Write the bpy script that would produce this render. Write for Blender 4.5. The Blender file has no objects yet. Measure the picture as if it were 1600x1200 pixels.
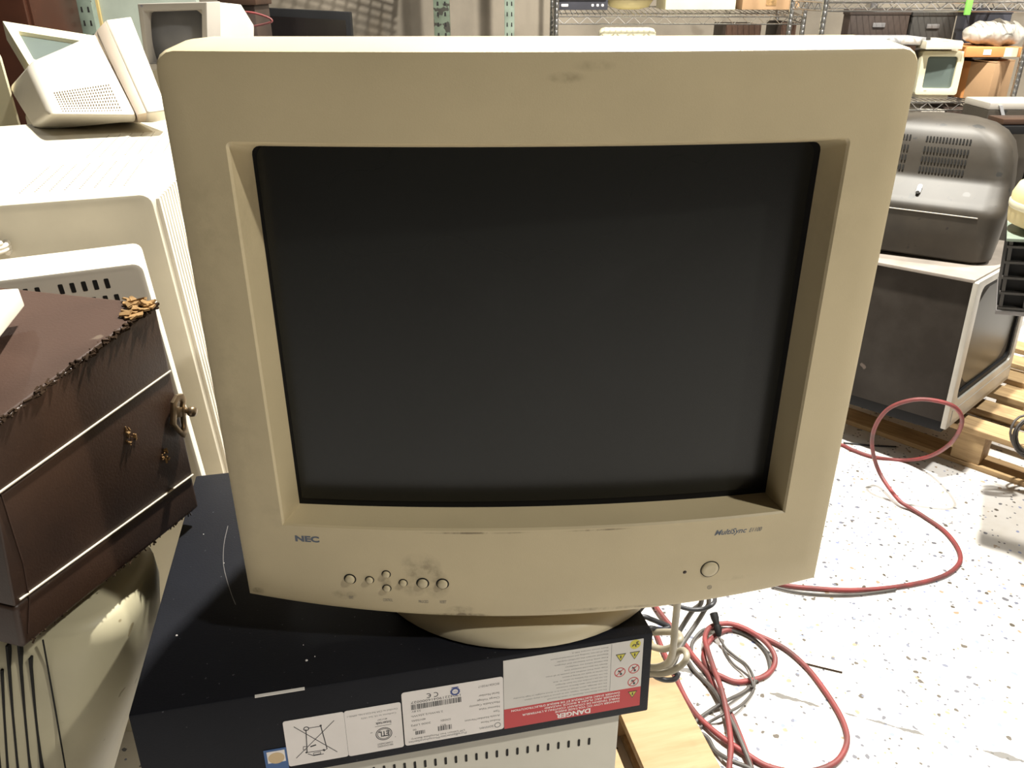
import bpy, bmesh, math, random
from mathutils import Vector, Matrix, Euler
random.seed(7)
SC = bpy.context.scene
COL = SC.collection
V = Vector
PI = math.pi
rad = math.radians

# ------------------------------------------------------------------ camera
F_PX, PITCH, CAM_Z = 1280.0, rad(26.0), 1.45
SN, CS = math.sin(PITCH), math.cos(PITCH)
CAM = V((0, 0, CAM_Z))
cd = bpy.data.cameras.new('camera')
cam = bpy.data.objects.new('camera', cd); COL.objects.link(cam)
cam.location = CAM
cam.rotation_euler = (PI/2 - PITCH, 0, 0)
cd.sensor_fit = 'HORIZONTAL'; cd.sensor_width = 36.0
cd.lens = 36.0*F_PX/1600.0
cd.clip_start = 0.02
SC.camera = cam

# measuring helpers: where the sight line through a point of the photograph meets a real plane
def ray(px, py):
    u, v = (px-800)/F_PX, (py-600)/F_PX
    return V((u, CS - v*SN, -SN - v*CS))
def atY(px, py, Y): r = ray(px, py); return CAM + r*(Y/r.y)
def atZ(px, py, Z): r = ray(px, py); return CAM + r*((Z-CAM_Z)/r.z)
def atP(px, py, o, n):
    r = ray(px, py); n = V(n); return CAM + r*((V(o)-CAM).dot(n)/r.dot(n))

# ------------------------------------------------------------------ materials
def new_mat(name):
    m = bpy.data.materials.new(name); m.use_nodes = True
    nt = m.node_tree
    return m, nt, nt.nodes['Principled BSDF']
def N(nt, t, **kw):
    n = nt.nodes.new(t)
    for k, v in kw.items():
        if k.startswith('i_'): n.inputs[k[2:].replace('_', ' ')].default_value = v
        else: setattr(n, k, v)
    return n
def math_n(nt, op, a, b=None):
    n = nt.nodes.new('ShaderNodeMath'); n.operation = op
    for i, x in enumerate((a, b)):
        if x is None: continue
        if isinstance(x, (int, float)): n.inputs[i].default_value = x
        else: nt.links.new(x, n.inputs[i])
    return n.outputs[0]
def mixc(nt, fac, a, b):
    n = nt.nodes.new('ShaderNodeMix'); n.data_type = 'RGBA'
    for i, x in ((0, fac), (6, a), (7, b)):
        if isinstance(x, (int, float)): n.inputs[i].default_value = x
        elif isinstance(x, tuple): n.inputs[i].default_value = (*x[:3], 1)
        else: nt.links.new(x, n.inputs[i])
    return n.outputs[2]
def ramp(nt, fac, stops):
    n = nt.nodes.new('ShaderNodeValToRGB')
    e = n.color_ramp.elements
    while len(e) < len(stops): e.new(0.5)
    for el, (p, c) in zip(e, stops):
        el.position = p; el.color = (c, c, c, 1) if isinstance(c, (int, float)) else (*c, 1)
    nt.links.new(fac, n.inputs[0]); return n.outputs[0]
def noise(nt, vec, scale, detail=4, rough=.55):
    n = N(nt, 'ShaderNodeTexNoise'); n.inputs['Scale'].default_value = scale
    n.inputs['Detail'].default_value = detail; n.inputs['Roughness'].default_value = rough
    nt.links.new(vec, n.inputs['Vector']); return n.outputs['Fac']

def plain(name, col, rough=.5, metal=0.0, var=.12, vscale=6, var_col=None, bump=0.0, bscale=300, spec=.5,
          speck=None, smudges=None, smudge_col=(.13, .10, .06), coat=0.0):
    """procedural: base colour + cloudy wear + optional specks, bump and shaped smudges (object space x,z)"""
    m, nt, b = new_mat(name)
    tc = N(nt, 'ShaderNodeTexCoord'); vec = tc.outputs['Object']
    f = noise(nt, vec, vscale, 6)
    c2 = var_col or tuple(x*(1-2*var) for x in col)
    c = mixc(nt, ramp(nt, f, [(.38, 0), (.68, 1)]), col, c2)
    if speck:
        sc, thr, scol = speck
        fs = noise(nt, vec, sc, 2)
        c = mixc(nt, ramp(nt, fs, [(thr, 0), (thr+.03, 1)]), c, scol)
    if smudges:
        sep = N(nt, 'ShaderNodeSeparateXYZ'); nt.links.new(vec, sep.inputs[0])
        x, z = sep.outputs[0], sep.outputs[2]
        nz = noise(nt, vec, 90, 5, .65); nz2 = noise(nt, vec, 28, 4, .6)
        tot = None
        for (sx, sz, rx, rz, st) in smudges:
            dx = math_n(nt, 'DIVIDE', math_n(nt, 'SUBTRACT', x, sx), rx)
            dz = math_n(nt, 'DIVIDE', math_n(nt, 'SUBTRACT', z, sz), rz)
            d = math_n(nt, 'ADD', math_n(nt, 'MULTIPLY', dx, dx), math_n(nt, 'MULTIPLY', dz, dz))
            g = math_n(nt, 'MAXIMUM', math_n(nt, 'SUBTRACT', 1.0, d), 0.0)
            g = math_n(nt, 'MULTIPLY', g, st)
            tot = g if tot is None else math_n(nt, 'ADD', tot, g)
        k = math_n(nt, 'MULTIPLY', tot, math_n(nt, 'ADD', ramp(nt, nz, [(.42, 0), (.66, 1)]), ramp(nt, nz2, [(.4, 0), (.7, .7)])))
        k = math_n(nt, 'MINIMUM', k, .85)
        c = mixc(nt, k, c, smudge_col)
    nt.links.new(c, b.inputs['Base Color'])
    b.inputs['Roughness'].default_value = rough
    b.inputs['Metallic'].default_value = metal
    b.inputs['Specular IOR Level'].default_value = spec
    if coat: b.inputs['Coat Weight'].default_value = coat
    if bump:
        bn = N(nt, 'ShaderNodeBump'); bn.inputs['Strength'].default_value = bump; bn.inputs['Distance'].default_value = .002
        nt.links.new(noise(nt, vec, bscale, 3), bn.inputs['Height'])
        nt.links.new(bn.outputs[0], b.inputs['Normal'])
    return m

CREAM = (.56, .465, .29)
SM = [(-.098, .038, .019, .018, .55), (-.085, .022, .012, .016, .45), (-.128, .022, .005, .010, .7), (-.106, .018, .014, .010, .4),
      (-.165, .008, .012, .006, .5), (-.168, -.008, .013, .003, 1.0), (-.066, -.012, .026, .004, 1.3),
      (-.05, .0750, .05, .0012, .9), (.05, .0752, .03, .0010, .8), (-.066, -.006, .014, .006, .7), (.012, .424, .014, .004, .35), (.030, .431, .016, .004, .25),
      (-.18, .33, .09, .05, .13), (-.05, .31, .1, .03, .10), (.19, .33, .05, .04, .10), (-.235, .2, .02, .18, .12), (.06, -.008, .06, .002, .6),
      (-.24, .006, .006, .004, 1.2), (.172, .014, .02, .003, .22), (-.215, .09, .012, .02, .12)]
M = {}
M['cream'] = plain('aged_cream_plastic', CREAM, .48, var=.06, vscale=7, bump=.06, bscale=900, smudges=SM, smudge_col=(.16, .12, .065))
M['cream_button'] = plain('cream_button_plastic', (.54, .46, .30), .42, var=.05, vscale=30)
M['cream_housing'] = plain('cream_housing_plastic', (.60, .52, .36), .5, var=.06, vscale=8)
M['beige'] = plain('beige_computer_plastic', (.62, .57, .46), .5, var=.08, vscale=5, bump=.05, bscale=700)
M['beige_yellow'] = plain('yellowed_beige_plastic', (.55, .50, .34), .5, var=.08, vscale=5, speck=(40, .70, (.3, .25, .15)))
M['beige_pale'] = plain('pale_beige_plastic', (.68, .63, .54), .5, var=.05, vscale=5)
M['beige_pink'] = plain('pinkish_beige_plastic', (.60, .50, .40), .5, var=.05, vscale=5)
M['grey_bezel'] = plain('warm_grey_plastic', (.40, .37, .33), .5, var=.05)
M['pc_steel'] = plain('putty_painted_steel', (.60, .57, .49), .45, var=.05, vscale=9, bump=.05, bscale=900)
M['dark_slot'] = plain('dark_vent_opening', (.012, .011, .01), .9, var=.1)
M['tan_slot'] = plain('tan_vent_opening', (.16, .12, .08), .9, var=.1)
M['tube_mask'] = plain('black_tube_mask', (.006, .006, .007), .6, var=.1, spec=.2)
M['ink_blue'] = plain('grey_blue_ink', (.10, .12, .16), .5, var=.1)
M['ink_grey'] = plain('grey_ink', (.16, .15, .14), .5, var=.1)
M['ink_black'] = plain('black_ink', (.025, .025, .03), .5, var=.1)
M['ink_mid'] = plain('faded_print_ink', (.22, .22, .22), .5, var=.1)
M['ink_white'] = plain('white_ink', (.85, .8, .78), .5, var=.03)
M['ink_red'] = plain('red_ink', (.52, .03, .035), .45, var=.06)
M['ink_yellow'] = plain('yellow_ink', (.62, .55, .05), .45, var=.05)
M['ink_navy'] = plain('navy_ink', (.03, .06, .25), .45, var=.1)
M['label_white'] = plain('white_label_stock', (.78, .73, .70), .42, var=.03, vscale=20)
M['label_grey'] = plain('pale_grey_label_stock', (.64, .61, .57), .45, var=.03, vscale=20)
M['sticker_blue'] = plain('blue_sticker', (.03, .10, .28), .45, var=.05)
M['sticker_tan'] = plain('tan_sticker_dot', (.62, .46, .27), .6, var=.05)
M['black_case'] = plain('black_powder_coat', (.0085, .009, .012), .55, var=.2, vscale=4, var_col=(.012, .013, .018), bump=.12, bscale=500, spec=.14,
                        speck=(210, .72, (.09, .09, .10)))
M['glass_grey'] = plain('grey_tube_glass', (.12, .15, .14), .12, var=.05)
M['glass_slate'] = plain('pale_slate_tube_glass', (.17, .17, .18), .35, var=.12, vscale=12)
M['glass_black'] = plain('black_panel_glass', (.012, .010, .010), .15, var=.1)
M['leather'] = plain('brown_leatherette', (.056, .028, .0165), .45, var=.2, vscale=9, var_col=(.034, .018, .012), bump=.12, bscale=420,
                     speck=(75, .745, (.12, .08, .055)))
M['leather_lid'] = plain('worn_brown_leatherette_lid', (.062, .034, .024), .6, var=.14, vscale=6, spec=.25, bump=.12, bscale=420,
                         speck=(38, .74, (.13, .095, .07)))
M['piping'] = plain('pale_piping', (.70, .62, .50), .4, var=.1, vscale=30)
M['splinter'] = plain('splintered_wood', (.38, .23, .10), .85, var=.3, vscale=60, spec=.2)
M['splinter_dark'] = plain('dark_torn_edge', (.045, .027, .016), .9, var=.3, vscale=60, spec=.1)
M['brass'] = plain('tarnished_brass', (.36, .27, .17), .38, .85, var=.2, vscale=60)
M['rubber_red'] = plain('dusty_red_hose', (.25, .042, .042), .55, var=.2, vscale=11, var_col=(.10, .038, .036))
M['rubber_black'] = plain('black_cable', (.03, .03, .035), .45, var=.15)
M['rubber_grey'] = plain('dusty_grey_cable', (.085, .076, .07), .55, var=.2, vscale=20)
M['cable_beige'] = plain('beige_cable', (.27, .24, .18), .45, var=.12, vscale=20)
M['chrome'] = plain('chromed_wire', (.62, .61, .60), .28, 1.0, var=.15, vscale=9)
M['green_paint'] = plain('chipped_pale_green_steel', (.22, .27, .22), .5, var=.15, vscale=14, speck=(24, .66, (.07, .06, .045)))
M['green_worn'] = plain('worn_green_steel', (.12, .15, .11), .5, var=.2, vscale=14, speck=(20, .54, (.03, .028, .022)))
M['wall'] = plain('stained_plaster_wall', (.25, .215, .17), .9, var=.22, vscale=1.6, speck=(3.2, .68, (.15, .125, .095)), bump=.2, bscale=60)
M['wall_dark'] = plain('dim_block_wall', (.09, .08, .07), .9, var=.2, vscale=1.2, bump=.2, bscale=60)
M['ceiling'] = plain('dark_ceiling', (.05, .05, .05), .9, var=.1)
M['brown_gloss'] = plain('glossy_brown_veneer', (.055, .020, .012), .22, var=.3, vscale=5, var_col=(.03, .013, .008))
M['green_panel'] = plain('pale_green_panel', (.42, .47, .40), .6, var=.08)
M['yellow_frame'] = plain('yellow_cream_frame', (.60, .46, .20), .5, var=.08)
M['grey_metal'] = plain('grey_painted_metal', (.20, .19, .19), .45, .3, var=.15)
M['cardboard'] = plain('brown_cardboard', (.42, .26, .14), .85, var=.08, vscale=7)
M['cardboard_orange'] = plain('orange_cardboard', (.58, .25, .08), .8, var=.1, vscale=9)
M['plastic_wrap'] = plain('cloudy_plastic_wrap', (.62, .59, .53), .25, var=.12, vscale=6, coat=.5)
M['tv_wood'] = plain('worn_brown_cabinet', (.020, .0150, .0112), .65, var=.25, vscale=7, var_col=(.034, .028, .023), spec=.25, bump=.15, bscale=120,
                     speck=(16, .72, (.12, .095, .08)))
M['tv_top'] = plain('dusty_cabinet_top', (.30, .26, .225), .6, var=.15, vscale=8)
M['tv_trim'] = plain('grey_silver_trim', (.46, .44, .40), .4, .3, var=.08)
M['tv_glass'] = plain('dark_olive_tube_glass', (.030, .027, .018), .32, var=.15, spec=.25)
M['smoke_grey'] = plain('dusty_grey_housing', (.030, .0248, .0190), .50, .0, var=.3, vscale=7, var_col=(.050, .041, .031), speck=(22, .68, (.016, .015, .013)), spec=.45)
M['dark_grey'] = plain('dark_grey_plastic', (.042, .038, .034), .5, var=.15)
M['black_plastic'] = plain('black_plastic', (.010, .010, .011), .6, var=.15, spec=.2)
M['silver'] = plain('silver_plastic', (.6, .6, .62), .35, .4, var=.06)
M['lime'] = plain('lime_green_plastic', (.22, .60, .10), .5, var=.06)
M['brown_dark'] = plain('dark_brown_board', (.042, .026, .019), .6, var=.2)
M['cream_bright'] = plain('pale_cream_plastic', (.70, .66, .48), .5, var=.05)
M['skin_yellow'] = plain('yellow_cream_plastic', (.66, .56, .30), .5, var=.06)
M['steel_dark'] = plain('dark_bronze_device', (.045, .045, .058), .5, var=.1)
M['lamp_metal'] = plain('white_lamp_housing', (.6, .6, .6), .5)

def wood_mat(name, c1, c2, sc=(6, 60, 60)):
    m, nt, b = new_mat(name)
    tc = N(nt, 'ShaderNodeTexCoord'); mp = N(nt, 'ShaderNodeMapping'); mp.inputs['Scale'].default_value = sc
    nt.links.new(tc.outputs['Object'], mp.inputs[0])
    f = noise(nt, mp.outputs[0], 1.0, 6, .6)
    f2 = noise(nt, tc.outputs['Object'], 7, 3)
    c = mixc(nt, ramp(nt, f, [(.35, 0), (.68, 1)]), c1, c2)
    c = mixc(nt, ramp(nt, f2, [(.55, 0), (.75, .6)]), c, tuple(x*.5 for x in c2))
    nt.links.new(c, b.inputs['Base Color']); b.inputs['Roughness'].default_value = .7
    return m
M['pine'] = wood_mat('raw_pine', (.36, .25, .135), (.29, .19, .09))
M['pallet'] = wood_mat('pallet_wood', (.44, .30, .15), (.27, .17, .08))

def floor_mat():
    m, nt, b = new_mat('white_flake_epoxy')
    tc = N(nt, 'ShaderNodeTexCoord'); vec = tc.outputs['Object']
    base = mixc(nt, ramp(nt, noise(nt, vec, 2.3, 7, .65), [(.42, 0), (.72, 1)]), (.66, .645, .64), (.52, .48, .43))
    # tan scuffs
    base = mixc(nt, ramp(nt, noise(nt, vec, 9, 5, .7), [(.60, 0), (.78, .55)]), base, (.50, .38, .27))
    c = base
    for sc, thr, size, seed in ((26, .86, .16, 0), (40, .84, .19, 5), (80, .87, .24, 11)):
        mp = N(nt, 'ShaderNodeMapping'); mp.inputs['Location'].default_value = (seed, seed*1.7, 0)
        wob = N(nt, 'ShaderNodeTexNoise'); wob.inputs['Scale'].default_value = sc*1.3
        nt.links.new(vec, wob.inputs['Vector'])
        vm = N(nt, 'ShaderNodeVectorMath'); vm.operation = 'MULTIPLY_ADD'
        nt.links.new(wob.outputs['Color'], vm.inputs[0]); vm.inputs[1].default_value = (.5/sc,)*3; nt.links.new(vec, vm.inputs[2])
        nt.links.new(vm.outputs[0], mp.inputs[0])
        vo = N(nt, 'ShaderNodeTexVoronoi'); vo.inputs['Scale'].default_value = sc; vo.voronoi_dimensions = '2D'
        nt.links.new(mp.outputs[0], vo.inputs['Vector'])
        sp = N(nt, 'ShaderNodeSeparateColor'); nt.links.new(vo.outputs['Color'], sp.inputs[0])
        on = math_n(nt, 'MULTIPLY', math_n(nt, 'GREATER_THAN', sp.outputs[0], thr), math_n(nt, 'LESS_THAN', vo.outputs['Distance'], size))
        cr = N(nt, 'ShaderNodeValToRGB'); cr.color_ramp.interpolation = 'CONSTANT'
        e = cr.color_ramp.elements
        while len(e) < 5: e.new(.5)
        for el, (p, col) in zip(e, ((0, (.13, .13, .15)), (.3, (.22, .25, .40)), (.5, (.10, .085, .07)), (.7, (.34, .25, .17)), (.88, (.16, .17, .22)))):
            el.position = p; el.color = (*col, 1)
        nt.links.new(sp.outputs[1], cr.inputs[0])
        c = mixc(nt, on, c, cr.outputs[0])
    # the control joint across the slab
    p, q = atZ(1215, 1086, 0), atZ(1600, 1190, 0)
    d = (q-p).normalized(); n = V((-d.y, d.x, 0))
    sep = N(nt, 'ShaderNodeSeparateXYZ'); nt.links.new(vec, sep.inputs[0])
    dist = math_n(nt, 'ADD', math_n(nt, 'ADD', math_n(nt, 'MULTIPLY', sep.outputs[0], n.x), math_n(nt, 'MULTIPLY', sep.outputs[1], n.y)), -p.dot(n))
    dist = math_n(nt, 'ADD', dist, math_n(nt, 'MULTIPLY', math_n(nt, 'SUBTRACT', noise(nt, vec, 25, 4), .5), .012))
    on = math_n(nt, 'LESS_THAN', math_n(nt, 'ABSOLUTE', dist), math_n(nt, 'MULTIPLY', ramp(nt, noise(nt, vec, 11, 4), [(.44, 0), (.62, 1)]), .010))
    c = mixc(nt, math_n(nt, 'MULTIPLY', on, .9), c, (.10, .095, .09))
    nt.links.new(c, b.inputs['Base Color'])
    b.inputs['Roughness'].default_value = .38
    return m
M['floor'] = floor_mat()

def glass_mat():
    m, nt, b = new_mat('dark_tube_glass')
    tc = N(nt, 'ShaderNodeTexCoord')
    c = mixc(nt, ramp(nt, noise(nt, tc.outputs['Object'], 4, 3), [(.4, 0), (.7, 1)]), (.010, .0108, .0098), (.007, .0075, .0065))
    nt.links.new(c, b.inputs['Base Color'])
    b.inputs['Roughness'].default_value = .24
    b.inputs['IOR'].default_value = 1.40
    return m
M['screen'] = glass_mat()

# ------------------------------------------------------------------ mesh helpers
def obj(name, bm, mat, parent=None, smooth=35, bevel=0, seg=2):
    if bevel: bevel_all(bm, bevel, seg)
    bmesh.ops.recalc_face_normals(bm, faces=bm.faces[:])
    me = bpy.data.meshes.new(name); bm.to_mesh(me); bm.free()
    me.materials.append(M[mat] if isinstance(mat, str) else mat)
    if smooth:
        for p in me.polygons: p.use_smooth = True
        me.set_sharp_from_angle(angle=rad(smooth))
    o = bpy.data.objects.new(name, me); COL.objects.link(o)
    if parent is not None: o.parent = parent
    return o
def bevel_all(bm, w, seg=2, ang=25):
    bmesh.ops.recalc_face_normals(bm, faces=bm.faces[:])
    es = [e for e in bm.edges if len(e.link_faces) == 2 and e.calc_face_angle(0) > rad(ang)]
    bmesh.ops.bevel(bm, geom=es, offset=w, segments=seg, profile=.6, affect='EDGES', clamp_overlap=True)
def thing(name, label, cat, loc=(0, 0, 0), rot=None, group=None):
    o = bpy.data.objects.new(name, None); COL.objects.link(o)
    o.empty_display_size = .05
    if isinstance(rot, Matrix): o.matrix_world = Matrix.Translation(V(loc)) @ rot.to_4x4()
    else:
        o.location = loc
        if rot is not None: o.rotation_euler = rot if isinstance(rot, (tuple, Euler)) else (0, 0, rot)
    o['label'] = label; o['category'] = cat
    if group: o['group'] = group
    return o
def tag(o, label, cat, group=None, loc=None):
    o['label'] = label; o['category'] = cat
    if group: o['group'] = group
    if loc is not None: o.location = loc
    return o
def struct(name, bm, mat, smooth=0):
    o = obj(name, bm, mat, None, smooth); o['kind'] = 'structure'; return o
def BM(): return bmesh.new()
def hexa(bm, p):
    """8 corners: bottom ring 0-3, top ring 4-7"""
    v = [bm.verts.new(q) for q in p]
    for f in ((3, 2, 1, 0), (4, 5, 6, 7), (0, 1, 5, 4), (1, 2, 6, 5), (2, 3, 7, 6), (3, 0, 4, 7)):
        bm.faces.new([v[i] for i in f])
    return bm
def box(bm, lo, hi, mat=None):
    (a, b, c), (d, e, f) = lo, hi
    p = [V(q) for q in ((a, b, c), (d, b, c), (d, e, c), (a, e, c), (a, b, f), (d, b, f), (d, e, f), (a, e, f))]
    if mat is not None: p = [mat @ q for q in p]
    return hexa(bm, p)
def bx(lo, hi, bevel=0, seg=2):
    b = box(BM(), lo, hi)
    if bevel: bevel_all(b, bevel, seg)
    return b
def loft(bm, rings, cap0=True, cap1=True, closed=True):
    vs = [[bm.verts.new(p) for p in r] for r in rings]
    n = len(vs[0])
    for a, b in zip(vs, vs[1:]):
        for i in range(n if closed else n-1):
            j = (i+1) % n
            bm.faces.new((a[i], a[j], b[j], b[i]))
    if cap0: bm.faces.new(vs[0][::-1])
    if cap1: bm.faces.new(vs[-1])
    return bm
def rrect(w, h, r, n=4, cx=0, cy=0):
    """rounded rectangle outline, list of (a,b)"""
    out = []
    r = max(min(r, w/2-1e-4, h/2-1e-4), 1e-4)
    for (sx, sy, a0) in ((1, 1, 0), (-1, 1, 90), (-1, -1, 180), (1, -1, 270)):
        for k in range(n+1):
            a = rad(a0 + 90*k/n)
            out.append((cx + sx*(w/2-r) + r*math.cos(a), cy + sy*(h/2-r) + r*math.sin(a)))
    return out
def catmull(pts, sub=8):
    pts = [V(p) for p in pts]
    P = [pts[0]*2-pts[1]] + pts + [pts[-1]*2-pts[-2]]
    out = []
    for i in range(1, len(P)-2):
        p0, p1, p2, p3 = P[i-1:i+3]
        for k in range(sub):
            t = k/sub
            out.append(.5*((2*p1) + (p2-p0)*t + (2*p0-5*p1+4*p2-p3)*t*t + (3*p1-p0-3*p2+p3)*t**3))
    out.append(P[-2].copy())
    return out
def tube(bm, pts, r, n=10, cap=True):
    pts = [V(p) for p in pts]
    q = [pts[0]]
    for p in pts[1:]:
        if (p-q[-1]).length > 1e-5: q.append(p)
    pts = q
    t = (pts[1]-pts[0]).normalized()
    up = V((0, 0, 1)) if abs(t.z) < .9 else V((1, 0, 0))
    nrm = (up - t*up.dot(t)).normalized()
    rings = []
    for i, p in enumerate(pts):
        t2 = (pts[min(i+1, len(pts)-1)] - pts[max(i-1, 0)])
        if t2.length < 1e-9: t2 = t
        t2 = t2.normalized()
        nrm = (nrm - t2*nrm.dot(t2)).normalized(); bi = t2.cross(nrm)
        rr = r(i/(len(pts)-1)) if callable(r) else r
        rings.append([p + nrm*rr*math.cos(2*PI*k/n) + bi*rr*math.sin(2*PI*k/n) for k in range(n)])
    return loft(bm, rings, cap, cap)
def lathe(bm, prof, n=32, mat=None, cap=True):
    """profile of (radius, z) about z"""
    rings = []
    for r, z in prof:
        ring = [V((r*math.cos(2*PI*k/n), r*math.sin(2*PI*k/n), z)) for k in range(n)]
        rings.append([mat @ p for p in ring] if mat is not None else ring)
    return loft(bm, rings, cap, cap)
def prism(bm, poly, thick, mat):
    """flat outline (a,b) given thickness along +c; mat maps (a,b,c) to the thing's space"""
    lo = [mat @ V((a, b, 0)) for a, b in poly]; hi = [mat @ V((a, b, thick)) for a, b in poly]
    return loft(bm, [lo, hi])
def circle(r, n=24, cx=0, cy=0): return [(cx+r*math.cos(2*PI*k/n), cy+r*math.sin(2*PI*k/n)) for k in range(n)]
def ring_prism(bm, outer, inner, thick, mat):
    n = len(outer)
    L = lambda P, c: [bm.verts.new(mat @ V((a, b, c))) for a, b in P]
    o0, o1, i0, i1 = L(outer, 0), L(outer, thick), L(inner, 0), L(inner, thick)
    for k in range(n):
        j = (k+1) % n
        for a, b in ((o0, o1), (o1, i1), (i1, i0), (i0, o0)):
            bm.faces.new((a[k], a[j], b[j], b[k]))
    return bm
def line_prism(bm, a, b, w, thick, mat):
    a, b = V((*a, 0)), V((*b, 0)); d = (b-a).normalized(); n = V((-d.y, d.x, 0))*w/2
    return prism(bm, [(p.x, p.y) for p in (a-n, b-n, b+n, a+n)], thick, mat)
_txt = {}
def text(bm, s, size, mat, x=0, y=0, align='LEFT', shear=0, bold=0, sx=1.0, thick=.00008, width=None):
    """lettering: baseline at (x,y) in the plane of mat; size = cap height"""
    key = (s, bold, shear)
    if key not in _txt:
        c = bpy.data.curves.new('lettering', 'FONT'); c.body = s; c.size = 1.0; c.shear = shear; c.offset = bold; c.resolution_u = 3
        o = bpy.data.objects.new('lettering', c); COL.objects.link(o)
        bpy.context.view_layer.update()
        me = bpy.data.meshes.new_from_object(o.evaluated_get(bpy.context.evaluated_depsgraph_get()))
        bpy.data.objects.remove(o); bpy.data.curves.remove(c)
        _txt[key] = ([v.co.copy() for v in me.vertices], [tuple(p.vertices) for p in me.polygons])
        bpy.data.meshes.remove(me)
    vs, fs = _txt[key]
    if not vs: return bm
    x0 = min(v.x for v in vs); x1 = max(v.x for v in vs)
    k = size/.70
    kx = k*sx if width is None else width/(x1-x0)
    off = {'LEFT': -x0, 'CENTER': -(x0+x1)/2, 'RIGHT': -x1}[align]
    nv = [bm.verts.new(mat @ V((x + (v.x+off)*kx, y + v.y*k, thick))) for v in vs]
    for f in fs:
        try: bm.faces.new([nv[i] for i in f])
        except ValueError: pass
    return bm
def frame(o, x, y, z):
    """4x4 from origin and three axes"""
    x, y, z = V(x), V(y), V(z)
    m = Matrix(((x.x, y.x, z.x), (x.y, y.y, z.y), (x.z, y.z, z.z))).to_4x4(); m.translation = V(o); return m
def rotYPR(yaw, pit=0, rol=0):
    return (Matrix.Rotation(yaw, 3, 'Z') @ Matrix.Rotation(pit, 3, 'X') @ Matrix.Rotation(rol, 3, 'Y'))

# ================================================================== THE ROOM
b = BM(); box(b, (-6, -4, -.1), (7, 5.35, 0)); struct('floor', b, 'floor')
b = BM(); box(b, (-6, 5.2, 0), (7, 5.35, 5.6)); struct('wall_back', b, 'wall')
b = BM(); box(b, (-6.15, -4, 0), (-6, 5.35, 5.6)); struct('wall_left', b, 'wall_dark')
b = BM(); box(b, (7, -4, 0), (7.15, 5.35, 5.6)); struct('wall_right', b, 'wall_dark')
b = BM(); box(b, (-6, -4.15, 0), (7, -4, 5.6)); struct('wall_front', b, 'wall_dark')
b = BM(); box(b, (-6.15, -4.15, 5.6), (7.15, 5.35, 5.7)); struct('ceiling', b, 'ceiling')

# ================================================================== BATTERY MODULE under the monitor
BAT_O = V((-.3077, .473, .9233)); BAT_R = rotYPR(.2169, -.0616, .0036)
BW, BD, BH = .4464, .407, .0921
bat = thing('battery_module', 'flat black metal battery box with white and red warning labels, under the monitor', 'battery', BAT_O, BAT_R)
b = bx((0, 0, -BH), (BW, BD, 0), .0022, 2)
obj('casing', b, 'black_case', bat, 30)
# a pale scuffed line along the top front edge and two paint flecks on top
b = BM()
for x0, x1, w in ((.098, .138, .0012),):
    hexa(b, [V(q) for q in ((x0, -.0006, -.0016), (x1, -.0006, -.0016), (x1, .0006, .0002), (x0, .0006, .0002),
                            (x0, -.0007, -.0006), (x1, -.0007, -.0006), (x1, .0008, .0005), (x0, .0008, .0005))])
sc = obj('rubbed_edge', b, 'label_grey', bat); sc['label'] = 'pale rubbed edge'
for (px, py, r) in ((479, 1032, .0012), (276, 993, .0011), (492, 1026, .0005), (474, 1008, .0004), (350, 880, .0005), (318, 835, .0006)):
    p = BAT_R.transposed() @ (atP(px, py, BAT_O, BAT_R.col[2]) - BAT_O)
    b = lathe(BM(), [(r, 0), (r*.8, .0005), (r*.2, .0007)], 8, Matrix.Translation(p)); obj('paint_fleck', b, 'ink_white', bat)
b = BM()
pts = [BAT_R.transposed() @ (atP(px, py, BAT_O, BAT_R.col[2]) - BAT_O) + V((0, 0, .0001)) for px, py in ((356, 822), (350, 850), (349, 880), (354, 905), (362, 930), (368, 945))]
tube(b, catmull(pts, 5), .0004, 5); obj('scratch', b, 'grey_metal', bat)

# label plane: x to the left, y down (the box lies upside down), normal out of the front face
def lab_frame(s, t): return frame((s, -.0002, t), (-1, 0, 0), (0, 0, -1), (0, -1, 0))
def label(x0, x1, t0, t1, mat, name, r=.0022, lab=None):
    """x0<x1 along the face, t0 top edge, t1 bottom edge; origin of the returned frame = lower left of the upside-down label"""
    m = lab_frame(x1, t0)
    bb = prism(BM(), rrect(x1-x0, t0-t1, r, 4, (x1-x0)/2, (t0-t1)/2), .0003, m)
    o = obj(name, bb, mat, bat, 0)
    if lab: o['label'] = lab
    return o, m @ Matrix.Translation((0, 0, .0003)), x1-x0, t0-t1
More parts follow.
